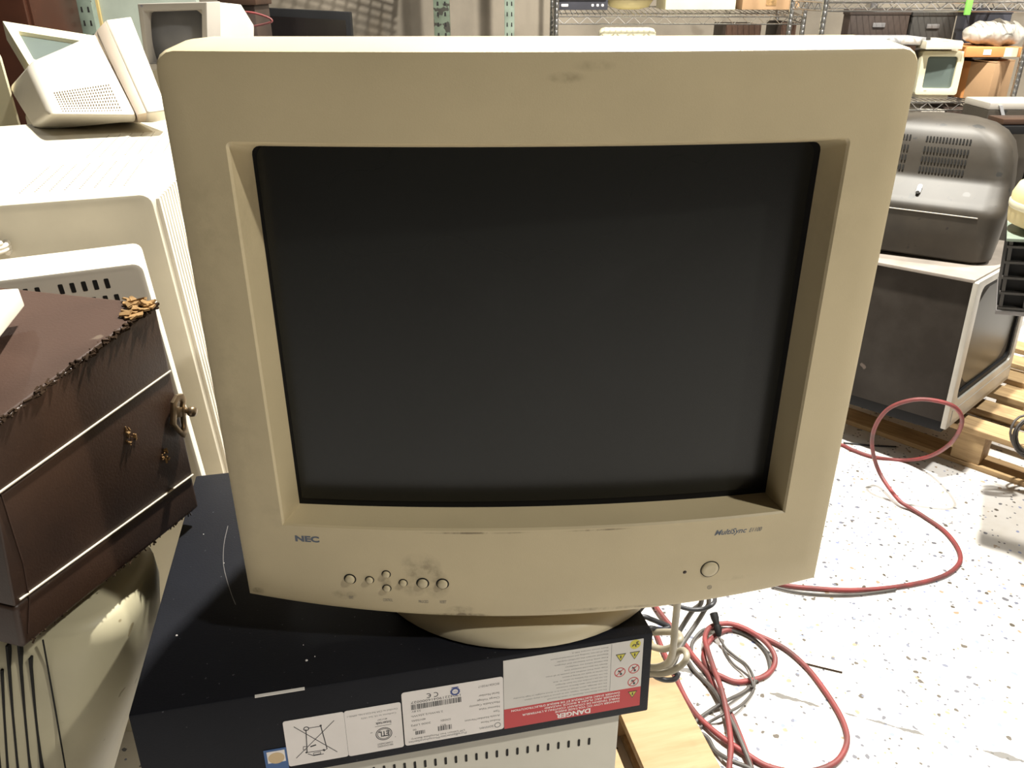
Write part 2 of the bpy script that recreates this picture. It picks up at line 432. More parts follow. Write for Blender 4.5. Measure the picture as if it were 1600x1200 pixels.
# --- crossed-out bin label
lo, m, w, h = label(.1165, .1672, -.0316, -.0822, 'label_white', 'label', lab='white label with crossed-out wheeled bin')
b = BM(); W_ = .0007
P = lambda a, c: ((.1672 - a), (-.0316 - c))            # face coords -> label coords
q = lambda px, py: (lambda l: (w*(1-(l[0]-.1165)/.0507), (-.0316-l[1])))(  # photo point -> label coords (y down the face)
    (lambda p: (p.x, p.z))(BAT_R.transposed() @ (atP(px, py, BAT_O, BAT_R.col[1]) - BAT_O)))
for a, c, ww in (((459, 1135), (527, 1174), .0006), ((522, 1125), (463, 1184), .0006), ((478, 1139), (480, 1175), .0008), ((501, 1133), (511, 1169), .0008),
                 ((482, 1137), (501, 1134), .0006), ((480, 1175), (508, 1171), .0006), ((481, 1177), (490, 1180), .0006), ((490, 1180), (506, 1177), .0006), ((511, 1169), (506, 1173), .0006),
                 ((485, 1166), (494, 1163), .0013), ((474, 1166), (479, 1166), .0005), ((474, 1166), (474, 1171), .0005), ((474, 1171), (479, 1171), .0005),
                 ((490, 1176), (501, 1174), .0005), ((501, 1174), (501, 1177), .0005), ((501, 1177), (490, 1179), .0005), ((490, 1179), (490, 1176), .0005)):
    line_prism(b, q(*a), q(*c), ww, .0001, m)
cx, cy = q(478.5, 1138)
ring_prism(b, circle(.0024, 20, cx, cy), circle(.0016, 20, cx, cy), .0001, m)
for px, py in ((501, 1133), (506, 1171), (479, 1175)):
    cx, cy = q(px, py); prism(b, circle(.0010, 12, cx, cy), .0001, m)
obj('bin_symbol', b, 'ink_black', lo, 0)
# --- certification label
lo, m, w, h = label(.1674, .2158, -.0314, -.0826, 'label_white', 'label', lab='white certification label with round mark')
b = BM()
text(b, 'RECOGNIZED', .0019, m, .0095, h-.0062, 'LEFT', width=.0135); text(b, 'COMPONENT', .0019, m, .0095, h-.0090, 'LEFT', width=.0135)
cx, cy = .0165, h-.0190
ring_prism(b, circle(.0072, 32, cx, cy), circle(.0065, 32, cx, cy), .0001, m)
ring_prism(b, circle(.0058, 32, cx, cy), circle(.0053, 32, cx, cy), .0001, m)
text(b, 'ETL', .0058, m, cx, cy-.0029, 'CENTER', bold=.03, width=.0088)
text(b, 'us', .0016, m, .0262, cy-.004); text(b, 'c', .0016, m, .0065, cy+.005)
line_prism(b, (.0095, h-.0285), (.0235, h-.0285), .0003, .0001, m)
text(b, 'Intertek', .0030, m, .0095, h-.0330, bold=.015, width=.0135)
text(b, '4011347', .0018, m, .0125, h-.0365, width=.0085)
obj('lettering', b, 'ink_black', lo, 0)
b = BM()
text(b, 'Conforms to UL Std 1973', .0017, m, .0045, h-.0412, width=.030)
text(b, 'Certified to CSA Std C22.2 No. 60950-1', .0017, m, .0030, h-.0455, width=.0430)
obj('small_print', b, 'ink_mid', lo, 0)
# --- product label
lo, m, w, h = label(.2169, .3066, -.0217, -.0821, 'label_white', 'label', .0026, lab='white product label with barcodes')
b = BM()
for i, s in enumerate(('Product Name', 'Article Number/Version', 'Type', 'Nominal Value', 'Max/Usable Capacity', 'Charge Voltage', 'Serial Number', '', 'IEC62619/2017')):
    if s: text(b, s, .0023, m, .0035, h - (.0128 + i*.0052), width=len(s)*.00145)
for s, x, i, wd in (('LFP Lithium Iron Phosphate Battery', .036, -1.0, .048), ('SONNEN', .048, 2.0, .009), ('2000 LFP2', .066, 2.0, .0175), ('48V/50Ah', .070, 3.0, .0125),
                    ('2.5kWh/2.25kWh', .0545, 4.0, .028), ('53.8V', .074, 5.0, .008), ('00', .079, 1.0, .003), ('9012', .0525, 1.0, .005)):
    text(b, s, .0021, m, x, h-(.0128+i*.0052), width=wd)
obj('small_print', b, 'ink_grey', lo, 0)
b = BM()
text(b, 'sonnen', .0034, m, .0098, h-.0066, width=.0125)
ring_prism(b, circle(.0030, 20, .0058, h-.0058), circle(.0023, 20, .0058, h-.0058), .0001, m)
text(b, 'PureBatteries/PhosphateSeries', .0024, m, .0345, h-.0046, width=.052)
obj('lettering', b, 'ink_mid', lo, 0)
b = BM(); rnd = random.Random(3)
def bars(x0, x1, y0, y1):
    x = x0
    while x < x1:
        ww = rnd.choice((.0003, .0003, .0006, .0009)); prism(b, [(x, y0), (x+ww, y0), (x+ww, y1), (x, y1)], .0001, m); x += ww + rnd.choice((.0003, .0004, .0007))
for br in ((.0475, .0590, h-.0160, h-.0108), (.0715, .0795, h-.0150, h-.0110), (.0380, .0825, h-.0455, h-.0398)):
    b = BM(); bars(*br); obj('barcode', b, 'ink_black', lo, 0)
b = BM()
text(b, '190422190416000027', .0026, m, .0385, h-.0492, width=.0435)
for cx in (.0668, .0605):
    cy = h-.0528
    op = [(cx+.0026*math.cos(a), cy+.0026*math.sin(a)) for a in [rad(60+240*k/14) for k in range(15)]]
    ip = [(cx+.0019*math.cos(a), cy+.0019*math.sin(a)) for a in [rad(60+240*k/14) for k in range(15)]]
    prism(b, op + ip[::-1], .0001, m)
line_prism(b, (.0649, h-.0528), (.0668, h-.0528), .0006, .0001, m)
obj('lettering', b, 'ink_black', lo, 0)
b = BM(); cx, cy = .0430, h-.0525
ga = [(cx + (.0046 if k % 2 else .0040)*math.cos(2*PI*k/24), cy + (.0046 if k % 2 else .0040)*math.sin(2*PI*k/24)) for k in range(24)]
ring_prism(b, ga, circle(.0026, 24, cx, cy), .0001, m); text(b, 'TUV', .0013, m, cx, cy-.0006, 'CENTER'); line_prism(b, (cx-.003, cy-.0045), (cx+.003, cy-.0045), .0011, .0001, m)
obj('round_mark', b, 'ink_navy', lo, 0)
# --- danger label
lo, m, w, h = label(.3070, .4372, -.0046, -.0826, 'label_grey', 'label', .0004, lab='large grey and red danger label')
m = m @ Matrix.Rotation(0, 4, 'Z')
b = prism(BM(), [(0, h-.0228), (0, h), (w, h), (w, h-.0228)][::1], .00005, m); ro = obj('red_band', b, 'ink_red', lo, 0)
b = BM(); mm = m @ Matrix.Translation((0, 0, .00006))
text(b, 'DANGER', .0052, mm, .0485, h-.0068, bold=.035, width=.0330)
for s, x0, wd, i in (('DANGER LOW DC VOLTAGE INSIDE', .0205, .0620, 0), ('FAIBLE TENSION DE COURANT CONTINU A L\'INTERIEUR', .0205, .0930, 1), ('DANGER ARC FLASH & SHOCK HAZARD', .0205, .0720, 2),
                     ('DANGER D\'ARC ELECTRIQUE ET DE RISQUE D\'ELECTROCUTION', .0205, .1030, 3)):
    text(b, s, .0021, mm, x0, h-.0106-i*.0034, bold=.02, width=wd)
obj('lettering', b, 'ink_white', ro, 0)
b = BM(); line_prism(b, (.0303, .0005), (.0303, h-.0232), .0003, .0001, m)
LN = ['Do not disconnect, dismantle or repair by yourself', 'Do not drop, deform, impact, cut or pierce it with a sharp object', 'Do not damage, short circuit or leave it in direct sunlight or high humidity',
      'Do not place near open flame or incinerate', 'Do not use a product that has been damaged', 'Do not expose the battery to water or dust', 'Do not hit or apply any strong pressure', 'Keep away from children and animals at all times',
      'Always use approved insulated tools', 'See manual before any installation', 'Keep away from batteries and chargers', 'Disposal contact the certified recycler', 'Risk of current, handling and connected products', 'Short circuit current 500 A']
for i, s in enumerate(LN):
    text(b, s, .0014, m, .0335, h-.0268-i*.00372, width=min(.00105*len(s)+.012*rnd.random(), .088))
obj('small_print', b, 'ink_mid', lo, 0)
def tri(cx, cy, s): return [(cx, cy+s*.62), (cx-s*.58, cy-s*.40), (cx+s*.58, cy-s*.40)]
for cx, cy, sz in ((.0078, .0168, .0085), (.0212, .0168, .0085), (.0078, .0625, .0078)):
    o_, i_ = tri(cx, cy, sz), tri(cx, cy, sz*.80)
    b = prism(BM(), o_, .0001, m); obj('hazard_symbol', b, 'ink_yellow', lo, 0)
    b = BM(); ring_prism(b, o_, i_, .0002, m); line_prism(b, (cx, cy-.0015), (cx, cy+.0015), .0012, .0002, m); obj('pictogram', b, 'ink_black', lo, 0)
b = prism(BM(), circle(.0052, 24, .0078, .0050), .0001, m); obj('hazard_symbol', b, 'ink_yellow', lo, 0)
b = BM()
for k in range(4):
    a = rad(40+60*k); line_prism(b, (.0078+.001*math.cos(a), .0040+.001*math.sin(a)), (.0078+.0038*math.cos(a), .0045+.0034*math.sin(a)), .0012, .0002, m)
obj('pictogram', b, 'ink_black', lo, 0)
for cx, cy in ((.0078, .0330), (.0212, .0345), (.0078, .0482)):
    b = BM(); ring_prism(b, circle(.0054, 28, cx, cy), circle(.0046, 28, cx, cy), .0001, m); line_prism(b, (cx-.0034, cy-.0034), (cx+.0034, cy+.0034), .0008, .0001, m)
    obj('prohibition_symbol', b, 'ink_red', lo, 0)
    b = BM(); prism(b, circle(.0012, 10, cx-.001, cy+.0022), .00008, m); line_prism(b, (cx-.001, cy+.001), (cx+.0016, cy-.0024), .0010, .00008, m); line_prism(b, (cx-.002, cy-.002), (cx+.002, cy-.0006), .0008, .00008, m)
    obj('pictogram', b, 'ink_black', lo, 0)
# --- small blue sticker
lo, m, w, h = label(.0975, .1163, -.0598, -.0880, 'sticker_blue', 'sticker', .0003, lab='small blue sticker with tan dot')
m = m @ Matrix.Translation((0, 0, 0))
b = prism(BM(), [(.0016, .0022), (.0165, .0022), (.0165, .0150), (.0016, .0150)], .00008, m); obj('white_square', b, 'label_white', lo, 0)
b = prism(BM(), [(.0091+.0068*math.cos(a), .0100+.0062*math.sin(a)) for a in [2*PI*k/28 for k in range(28)]], .00016, m); obj('tan_dot', b, 'sticker_tan', lo, 0)

# ================================================================== MAIN MONITOR
MON_O = V((.0209, .5696, .9733)); MON_R = rotYPR(.04207)
mon = thing('crt_monitor', 'large cream CRT monitor with dark screen, standing on the black battery box', 'monitor', MON_O, MON_R)
MW, MH, BULGE, CHIN = .5, .4402, .022, .015
def bulge(x): return -BULGE*(1-min((2*x/MW)**2, 1))
def chin(x): return -CHIN*(1-min((2*x/MW)**2, 1))
def mon_pt(px, py, off=0.0):
    """point of the bulged front face seen at a photo point, in the monitor's own space"""
    C = MON_R.transposed() @ (CAM-MON_O); d = MON_R.transposed() @ ray(px, py)
    x = 0
    for _ in range(6):
        t = (bulge(x)-off-C.y)/d.y; x = C.x + d.x*t
    p = C + d*t; return p
NS = 40
def side_pts(x0, x1, z0, z1, r, zlow=None):
    """closed outline counter-clockwise from bottom left; bottom may droop"""
    out = []
    cr = [rad(a) for a in (22.5, 45, 67.5)]
    for k in range(NS+1):                      # bottom, left to right
        x = x0 + (x1-x0)*k/NS; out.append((x, z0 + (zlow(x) if zlow else 0)))
    for k in range(1, 16): out.append((x1, z0 + (z1-r-z0)*k/16))
    out.append((x1, z1-r))
    for a in cr: out.append((x1-r+r*math.cos(a), z1-r+r*math.sin(a)))
    for k in range(NS+1):
        x = x1-r + (x0+r-(x1-r))*k/NS; out.append((x, z1))
    for a in cr[::-1]: out.append((x0+r-r*math.cos(a), z1-r+r*math.sin(a)))
    out.append((x0, z1-r))
    for k in range(1, 16): out.append((x0, z1-r + (z0-(z1-r))*k/16))
    return out
def inset(poly, d, cx, cz, hw, hh): return [(cx+(x-cx)*(1-d/hw), cz+(z-cz)*(1-d/hh)) for x, z in poly]
outer = side_pts(-MW/2, MW/2, 0, MH, .013, chin)
OP = (-.2085, .2070, .0785, .3825); IN = (-.2030, .2030, .0765, .3765)
op = side_pts(*OP, .004); inn = side_pts(*IN, .006)
top_dz = lambda z, k: z + k*max(0, (z-.3)/(MH-.3))
rings = []
body = [(x, z) for x, z in outer]
def R3(poly, yf): return [V((x, yf(x, z), z)) for x, z in poly]
sc_ = lambda k, kz, dz: [(x*k, .22+(z-.22)*kz+dz) for x, z in outer]
rings.append(R3(sc_(.86, .84, .012), lambda x, z: .085))
rings.append(R3(sc_(.925, .95, .006), lambda x, z: .074))
rings.append(R3(sc_(.955, 1.0, .004), lambda x, z: .060 + bulge(x)*.3))
rings.append(R3(sc_(.985, 1.008, .002), lambda x, z: .036 + bulge(x)*.6))
rings.append(R3(outer, lambda x, z: .0045+bulge(x)))
rings.append(R3(inset(outer, .0013, 0, .22, .25, .22), lambda x, z: .0012+bulge(x)))
rings.append(R3(inset(outer, .0045, 0, .22, .25, .22), lambda x, z: bulge(x)))
for k in (.33, .66):
    rings.append(R3([(a[0]*(1-k)+c[0]*k, a[1]*(1-k)+c[1]*k) for a, c in zip(inset(outer, .0045, 0, .22, .25, .22), op)], lambda x, z: bulge(x)))
opo = [(x*1.008, .23+(z-.23)*1.009) for x, z in op]
rings.append(R3(opo, lambda x, z: bulge(x)))
rings.append(R3(op, lambda x, z: .0018+bulge(x)))
IBUL = .013
ib = lambda x, z: .0205 - IBUL*(1-(x/.203)**2)
rings.append(R3(inn, ib))
rings.append(R3([(x*.985, .2265+(z-.2265)*.985) for x, z in inn], lambda x, z: ib(x, z)+.012))
b = loft(BM(), rings, False, False)
obj('bezel', b, 'cream', mon, 32)
# the tube face with its black surround
NG = 28
def patch(x0, x1, z0, z1, yf, r=.01):
    bb = BM(); pts = side_pts(x0, x1, z0, z1, r)
    cx, cz = (x0+x1)/2, (z0+z1)/2
    rr = [[(cx+(x-cx)*k, cz+(z-cz)*k) for x, z in pts] for k in (1, .97, .9, .75, .55, .3, .1)]
    return loft(bb, [R3(p, yf) for p in rr], False, True)
mk = patch(-.2045, .2045, .0750, .3785, lambda x, z: ib(x, z)+.0042); obj('tube_surround', mk, 'tube_mask', mon, 60)
sg = patch(-.1990, .1970, .0835, .3770, lambda x, z: ib(x, z)+.0036); obj('screen', sg, 'screen', mon, 60)
# rear housing
rings = []
for y, kx, zb, zt, r in ((.070, .93, .030, .425, .02), (.10, .90, .034, .418, .03), (.20, .84, .045, .405, .04), (.30, .72, .07, .37, .05), (.40, .58, .10, .33, .05), (.43, .55, .11, .32, .05)):
    rings.append([V((a, y, c)) for a, c in rrect(MW*kx, zt-zb, r, 5, 0, (zt+zb)/2)])
hs = obj('rear_housing', loft(BM(), rings), 'cream_housing', mon, 40)
b = BM()
for k in range(14):
    for s in (-1, 1):
        x = s*(.02+.011*k); box(b, (x-.002, .12, .395), (x+.002, .19, .4165))
obj('vent_slot', b, 'dark_slot', hs, 0)
# swivel base: disc lies on the battery box, ball neck holds the monitor level
bc = BAT_R.transposed() @ (MON_O + MON_R @ V((-.010, .128, -.06)) - BAT_O)
b_loc = BAT_O + BAT_R @ V((bc.x, bc.y, 0))
Mloc = Matrix.Translation(MON_R.transposed() @ (b_loc-MON_O)) @ (MON_R.transposed() @ BAT_R).to_4x4()
b = lathe(BM(), [(.1490, .0008), (.1515, .0025), (.1515, .0085), (.1475, .0150), (.1390, .0195), (.1330, .0200), (.1305, .0185), (.120, .0215), (.110, .030), (.102, .034), (.05, .036)], 72, Mloc)
sb = obj('swivel_base', b, 'cream_housing', mon, 35)
b = lathe(BM(), [(.112, -.030), (.108, .0), (.098, .020), (.085, .040), (.085, .075)], 48, Matrix.Translation(MON_R.transposed() @ (b_loc-MON_O) + V((0, .0, .040))))
obj('swivel_ball', b, 'cream_housing', mon, 50)
# front controls
def on_face(px, py):
    p = mon_pt(px, py); s = 2*BULGE*4*p.x/MW**2          # slope dy/dx
    t = V((1, s, 0)).normalized(); n = V((t.y, -t.x, 0))
    return frame((p.x, bulge(p.x), p.z), t, (0, 0, 1), n)
BTN = [(547, 904.5, .0048, 'exit'), (577.5, 906, .0036, ''), (603.5, 897, .0036, ''), (604.5, 919, .0036, ''), (630, 910.5, .0036, ''), (660.5, 911, .0050, ''), (691.5, 912, .0050, '')]
for px, py, r, _ in BTN:
    m = on_face(px, py)
    bt = obj('control_button', lathe(BM(), [(r*.86, -.001), (r*.84, .0016), (r*.7, .0024), (r*.3, .0027), (.0001, .0027)], 20, m), 'cream_button', mon, 50)
    obj('button_gap', ring_prism(BM(), circle(r*1.10, 24), circle(r*.85, 24), .0002, m), 'dark_slot', bt, 0)
m = on_face(1109, 889)
bt = obj('power_button', lathe(BM(), [(.0076, -.001), (.0074, .0008), (.0068, .0014), (.004, .0013), (.0001, .0011)], 32, m), 'cream_button', mon, 50)
obj('button_gap', ring_prism(BM(), circle(.0084, 32), circle(.0076, 32), .0002, m), 'dark_slot', bt, 0)
m = on_face(1070, 894)
obj('indicator_lamp', lathe(BM(), [(.0017, 0), (.0013, .0004), (.0002, .0006)], 16, m), 'brown_dark', mon, 50)
b = BM(); m = on_face(1108.5, 917.5)
ring_prism(b, circle(.0021, 20), circle(.0017, 20), .0001, m); ring_prism(b, circle(.0010, 14), circle(.0007, 14), .0001, m)
obj('power_mark', b, 'ink_grey', mon, 0)
m = on_face(480, 842); b = BM(); text(b, 'NEC', .0054, m, 0, -.0027, 'CENTER', bold=.05, width=.0205); obj('maker_logo', b, 'ink_blue', mon, 0)
m = on_face(1153, 829); b = BM(); text(b, 'MultiSync', .0052, m, -.0205, -.0026, 'LEFT', shear=.35, bold=.02, width=.0285); text(b, 'E1100', .0040, m, .0100, -.0026, 'LEFT', shear=.35, width=.0115)
obj('model_lettering', b, 'ink_blue', mon, 0)
for px, py, s, wd in ((549, 933.5, 'EXIT', .0038), (606, 937.5, 'CONTROL', .0082), (662, 940, 'PROCEED', .0082), (692.5, 940.5, 'RESET', .0055)):
    b = BM(); text(b, s, .0030, on_face(px, py), 0, -.0014, 'CENTER', width=wd); obj('button_lettering', b, 'ink_grey', mon, 0)

# ================================================================== PC TOWER below the battery, on a pallet
PC_M = frame(BAT_O + BAT_R @ V((0, 0, -BH)), BAT_R.col[0], BAT_R.col[1], (0, 0, 1))
zt = (BAT_O + BAT_R @ V((.2, 0, -BH))).z
zr = (BAT_O + BAT_R @ V((.2, BD, -BH))).z
yaw = .2169
PC_O = V((0, 0, 0)); c_, s_ = math.cos(yaw), math.sin(yaw)
pc_base = BAT_O + BAT_R @ V((0, .014, -BH)); pc_base.z = .142
pc = thing('computer_tower', 'putty grey steel computer case with a row of vent slots, under the black box', 'computer', pc_base, yaw)
H_ = zt - .142
dz = (zr-zt)/BD
b = hexa(BM(), [V(p) for p in ((.02, 0, 0), (.424, 0, 0), (.424, .37, 0), (.02, .37, 0), (.02, 0, H_-.0025), (.424, 0, H_-.0012), (.424, .37, H_-.0025+dz*.37), (.02, .37, H_-.0025+dz*.37))])
obj('case', b, 'pc_steel', pc, 30, .0025, 2)
pit = BAT_R.col[1].z
def pc_pt(px, py):
    n = V((-s_, c_, 0)); w = atP(px, py, pc_base, n) - pc_base
    return w.x*c_+w.y*s_, w.z
for k in range(37):
    x, z = pc_pt(920.5-16.0*k, 1158+2.86*k*.64 + .35*k*(1 if k < 20 else 1))
    m = frame((x, -.0001, z), (1, 0, 0), (0, 0, 1), (0, -1, 0))
    obj('vent_slot', prism(BM(), rrect(.0022, .0092, .0011, 4), .0004, m), 'dark_slot', pc, 0)
b = BM(); box(b, (.0, -.004, .0), (.024, .37, H_-.06)); obj('side_rail', b, 'pc_steel', pc, 0)

# pallet under the tower
pl_base = V((pc_base.x, pc_base.y, 0))
p1, p2 = atZ(1047, 1050, .142), atZ(1127, 1200, .142)
dv = (p1-p2).normalized(); dr = V((dv.y, -dv.x, 0))
pal = thing('wooden_pallet', 'raw pine pallet with one pale deck board sticking out under the computer case', 'pallet', (p2.x, p2.y, 0), Matrix(((dr.x, dv.x, 0), (dr.y, dv.y, 0), (0, 0, 1))))
for k, wd in enumerate((.140, .10, .10, .10)):
    x1 = -sum((.140, .10, .10, .10)[:k]) - k*.035
    b = bx((x1-wd, -.16, .122), (x1, .62, .142), .002); obj('deck_board', b, 'pine', pal, 30)
for y in (-.10, .23, .56):
    b = bx((-.58, y-.022, .020), (-.01, y+.022, .1225), .002); obj('stringer', b, 'pallet', pal, 30)
b = bx((-.58, -.16, 0), (-.48, .62, .020), .001); obj('bottom_board', b, 'pallet', pal, 30)
b = bx((-.11, -.16, 0), (-.01, .62, .020), .001); obj('bottom_board', b, 'pallet', pal, 30)

# ================================================================== BROWN CASE, left foreground
CB = atZ(312, 792, .925)
ex, ey, ez = V((.289, .957, .030)).normalized(), V((-.957, .288, .030)).normalized(), V((.020, -.037, .999)).normalized()
FN = -ey
Fp = lambda px, py, out=0.0: atP(px, py, CB + FN*out, FN)
A_, Bc, Cc, Dd = Fp(243, 474), CB.copy(), Fp(36, 1015), Fp(-29, 677)
DEP = .30
ed = V((-.957, .288, -.012)).normalized()
case = thing('carrying_case', 'worn dark brown carrying case with pale piping and a torn wooden corner', 'case', CB + ey*.15)
L0 = case.location.copy()
def loc(pts): return [p-L0 for p in pts]
# base tray (below the lower piping), body and lid share one rigid box split at the piping
lines = [((300, 735), (30, 937)), ((270, 565), (0, 767))]
def lerp(a, c, t): return a+(c-a)*t
def cross_t(P, Q, l):                       # where edge P-Q meets a piping line, both given as photo points
    (x1, y1), (x2, y2) = P, Q; (x3, y3), (x4, y4) = l
    den = (x1-x2)*(y3-y4)-(y1-y2)*(x3-x4)
    return ((x1-x3)*(y3-y4)-(y1-y3)*(x3-x4))/den
tR = [cross_t((243, 474), (312, 792), l) for l in lines]; tL = [cross_t((-29, 677), (36, 1015), l) for l in lines]
R_at = lambda t: lerp(A_, Bc, t); L_at = lambda t: lerp(Dd, Cc, t)
def slab(t0r, t0l, t1r, t1l, name, mat, ins=0.0, bev=.006):
    f = [L_at(t0l), R_at(t0r), L_at(t1l), R_at(t1r)]
    p = [f[0]+FN*-ins, f[1]+FN*-ins, f[1]+ed*DEP, f[0]+ed*DEP, f[2]+FN*-ins, f[3]+FN*-ins, f[3]+ed*DEP, f[2]+ed*DEP]
    return obj(name, hexa(BM(), loc(p)), mat, case, 40, bev, 3)
slab(1, 1, tR[0], tL[0], 'bottom_tray', 'leather', 0, .005)
slab(tR[0], tL[0], tR[1], tL[1], 'body', 'leather', 0, .002)
slab(tR[1], tL[1], .008, .008, 'lid', 'leather', 0, .003)
f = [L_at(.05), R_at(.05), L_at(0), R_at(0)]
top_plate = slab(.045, .045, 0, 0, 'lid_top', 'leather_lid', .0012, .003)
for l in lines:
    a, c = Fp(*l[1]), Fp(*l[0])
    d = (a-c)
    c = R_at(tR[0]) if l is lines[0] else R_at(tR[1])
    if l is lines[1]: a = a + d*.1
    b = BM(); tube(b, loc([c+FN*.0004, (a+c)/2+FN*.0005, a+FN*.0004]), .0011, 8); obj('piping', b, 'piping', case, 60)
# chewed edge along the top front and torn corner
rnd = random.Random(11)
b = BM()
for k in range(230):
    t = rnd.random()**1.15
    base = lerp(A_, Dd, t) + FN*(-.004+.005*rnd.random()) + ez*(-.0035+.0028*rnd.random())
    sz = rnd.uniform(.0006, .0017)*(1.2-.5*t)
    mm = Matrix.Translation(base-L0) @ frame((0, 0, 0), -ex, ey, ez) @ Euler((rnd.random()*3, rnd.uniform(-.5, .5), rnd.uniform(-.6, .6))).to_matrix().to_4x4()
    box(b, (-sz*2.6, -sz*.7, -sz*.6), (sz*2.6, sz*.7, sz*.6), mm)
obj('frayed_edge', b, 'splinter_dark', case, 0)
b = BM()
for k in range(26):
    t = rnd.random()**1.6
    base = lerp(A_, Dd, t*.15+.005) + ey*rnd.uniform(.0, .030)*(1-t*.6) + ez*rnd.uniform(.0, .0035)
    ln = rnd.uniform(.004, .009); th = rnd.uniform(.0018, .0036)
    mm = Matrix.Translation(base-L0) @ Euler((rnd.uniform(-.5, .5), rnd.uniform(-.35, .25), rnd.uniform(1.9, 3.6))).to_matrix().to_4x4()
    hexa(b, [mm @ V(q) for q in ((-ln, -th, -.001), (ln, -th*.7, -.0008), (ln*.9, th*.5, -.0008), (-ln*.8, th, -.001), (-ln, -th, .0012), (ln*.9, -th*.6, .0006), (ln*.8, th*.4, .0006), (-ln*.9, th, .0012))])
tc_ = obj('torn_corner', b, 'splinter', case, 0); tc_['label'] = 'splintered bare wood corner'
b = BM()
for k in range(46):
    t = rnd.random()
    base = lerp(Bc, Cc, t*.95+.02) + FN*rnd.uniform(-.003, .0004) + ez*rnd.uniform(.0, .003)
    sz = rnd.uniform(.0005, .0011)
    box(b, (-sz*2, -sz*.6, -sz*.6), (sz*2, sz*.6, sz*.6), Matrix.Translation(base-L0) @ Euler((rnd.random()*3, rnd.random()*3, rnd.random()*3)).to_matrix().to_4x4())
obj('frayed_edge', b, 'splinter_dark', case, 0)
for grp in (((198, 677), (201, 692), (209, 682), (197, 672)), ((254, 713), (260, 716), (257, 705))):
  b = BM()
  for px, py in grp:
    for k in range(5):
        base = Fp(px+rnd.uniform(-4, 4), py+rnd.uniform(-4, 4)) + FN*rnd.uniform(0, .002)
        sz = rnd.uniform(.0006, .0016)
        box(b, (-sz*1.8, -sz*.6, -sz*.5), (sz*1.8, sz*.6, sz*.5), Matrix.Translation(base-L0) @ Euler((rnd.random()*3, rnd.random()*3, rnd.random()*3)).to_matrix().to_4x4())
  tp = obj('torn_patch', b, 'splinter', case, 0); tp['label'] = 'torn spot with bare fibres'
# worn vertical seam at the left corner, and stitching
b = BM()
tube(b, loc([Fp(2, 772, .0006), Fp(20, 830, .0006), Fp(36, 880, .0006), Fp(46, 935, .0006), Fp(44, 990, .0006)]), .0007, 6); obj('corner_seam', b, 'leather_lid', case, 60)
# latch: a looped hasp on a stud near the right edge
mF = frame(Fp(271, 650)-L0, -ex*-1, ez, FN)
b = BM()
def fl(px, py):
    w = Fp(px, py)-Fp(271, 650); return (w.dot(ex), w.dot(ez))
ol = [fl(*p) for p in ((263, 650), (263, 628), (270, 616), (279, 614), (284, 622), (282, 636), (284, 655), (286, 672), (282, 683), (274, 676), (262, 662))]
il = [(lambda a, c: (a[0]*.45+c[0]*.55, a[1]*.45+c[1]*.55))(p, fl(274, 632)) if i < 6 else (p[0]*.5+fl(275, 660)[0]*.5, p[1]*.5+fl(275, 660)[1]*.5) for i, p in enumerate(ol)]
ring_prism(b, ol, il, .004, mF @ Matrix.Translation((0, 0, .002)))
prism(b, [fl(*p) for p in ((268, 636), (284, 634), (285, 648), (270, 652))], .0055, mF)
lt = obj('latch', b, 'brass', case, 30, .0006, 2)
mk_ = mF @ Matrix.Translation((*fl(284, 640), 0))
b = lathe(BM(), [(.0035, 0), (.0030, .008), (.0050, .0095), (.0058, .0125), (.0050, .0155), (.0020, .0170)], 20, mk_); obj('latch_stud', b, 'brass', lt, 50)

# pale peripheral on the lid
tz = A_.z + .0045
c0, c1 = atZ(40, 480, tz), atZ(0, 531, tz)
d1 = (c1-c0).normalized(); d2 = V((-d1.y, d1.x, 0)); d2 = d2 if d2.x < 0 else -d2
per = thing('peripheral_box', 'pale cream flat plastic box lying on the brown case lid', 'electronics box', (c0.x, c0.y, tz), Matrix(((d1.x, d2.x, 0), (d1.y, d2.y, 0), (0, 0, 1))))
b = hexa(BM(), [V(q) for q in ((0, 0, .0015), (.20, 0, .0015), (.20, .12, .0015), (0, .12, .0015), (.001, .001, .0195), (.20, .001, .0195), (.20, .119, .0195), (.001, .119, .0195))])
obj('shell', b, 'beige_pale', per, 35, .0018, 2)
b = bx((.002, .002, 0), (.198, .118, .003)); obj('base_plate', b, 'grey_bezel', per, 0)
b = BM(); text(b, 'POWER', .0025, frame((.03, .02, .0196), (0, 1, 0), (-1, 0, 0), (0, 0, 1))); obj('lettering', b, 'ink_red', per, 0)

# ================================================================== LOWER LEFT: ribbed monitor housing under the case
EY = .585
E_ = thing('crt_monitor', 'yellowed beige monitor housing with long dark slots, under the brown case', 'monitor', (-.62, .80, 0))
L0 = E_.location.copy()
rings = []
for z, xr, yf, xl, yb, r in ((.0, -.70, EY+.03, -1.00, .80, .06), (.25, -.62, EY+.02, -1.00, .80, .07), (.50, -.53, EY+.01, -1.0, .80, .075), (.66, -.462, EY+.004, -1.0, .79, .075), (.74, -.422, EY+.002, -.99, .78, .07),
                         (.80, -.398, EY+.002, -.99, .77, .065), (.86, -.386, EY+.004, -.98, .76, .06), (.890, -.386, EY+.010, -.97, .75, .05), (.898, -.396, EY+.022, -.96, .74, .045)):
    rings.append([V((a, c, z))-L0 for a, c in rrect(xr-xl, yb-yf, r, 6, (xr+xl)/2, (yb+yf)/2)])
eh = obj('housing', loft(BM(), rings), 'beige_yellow', E_, 60)
Ep = lambda px, py: atY(px, py, EY+.0015)
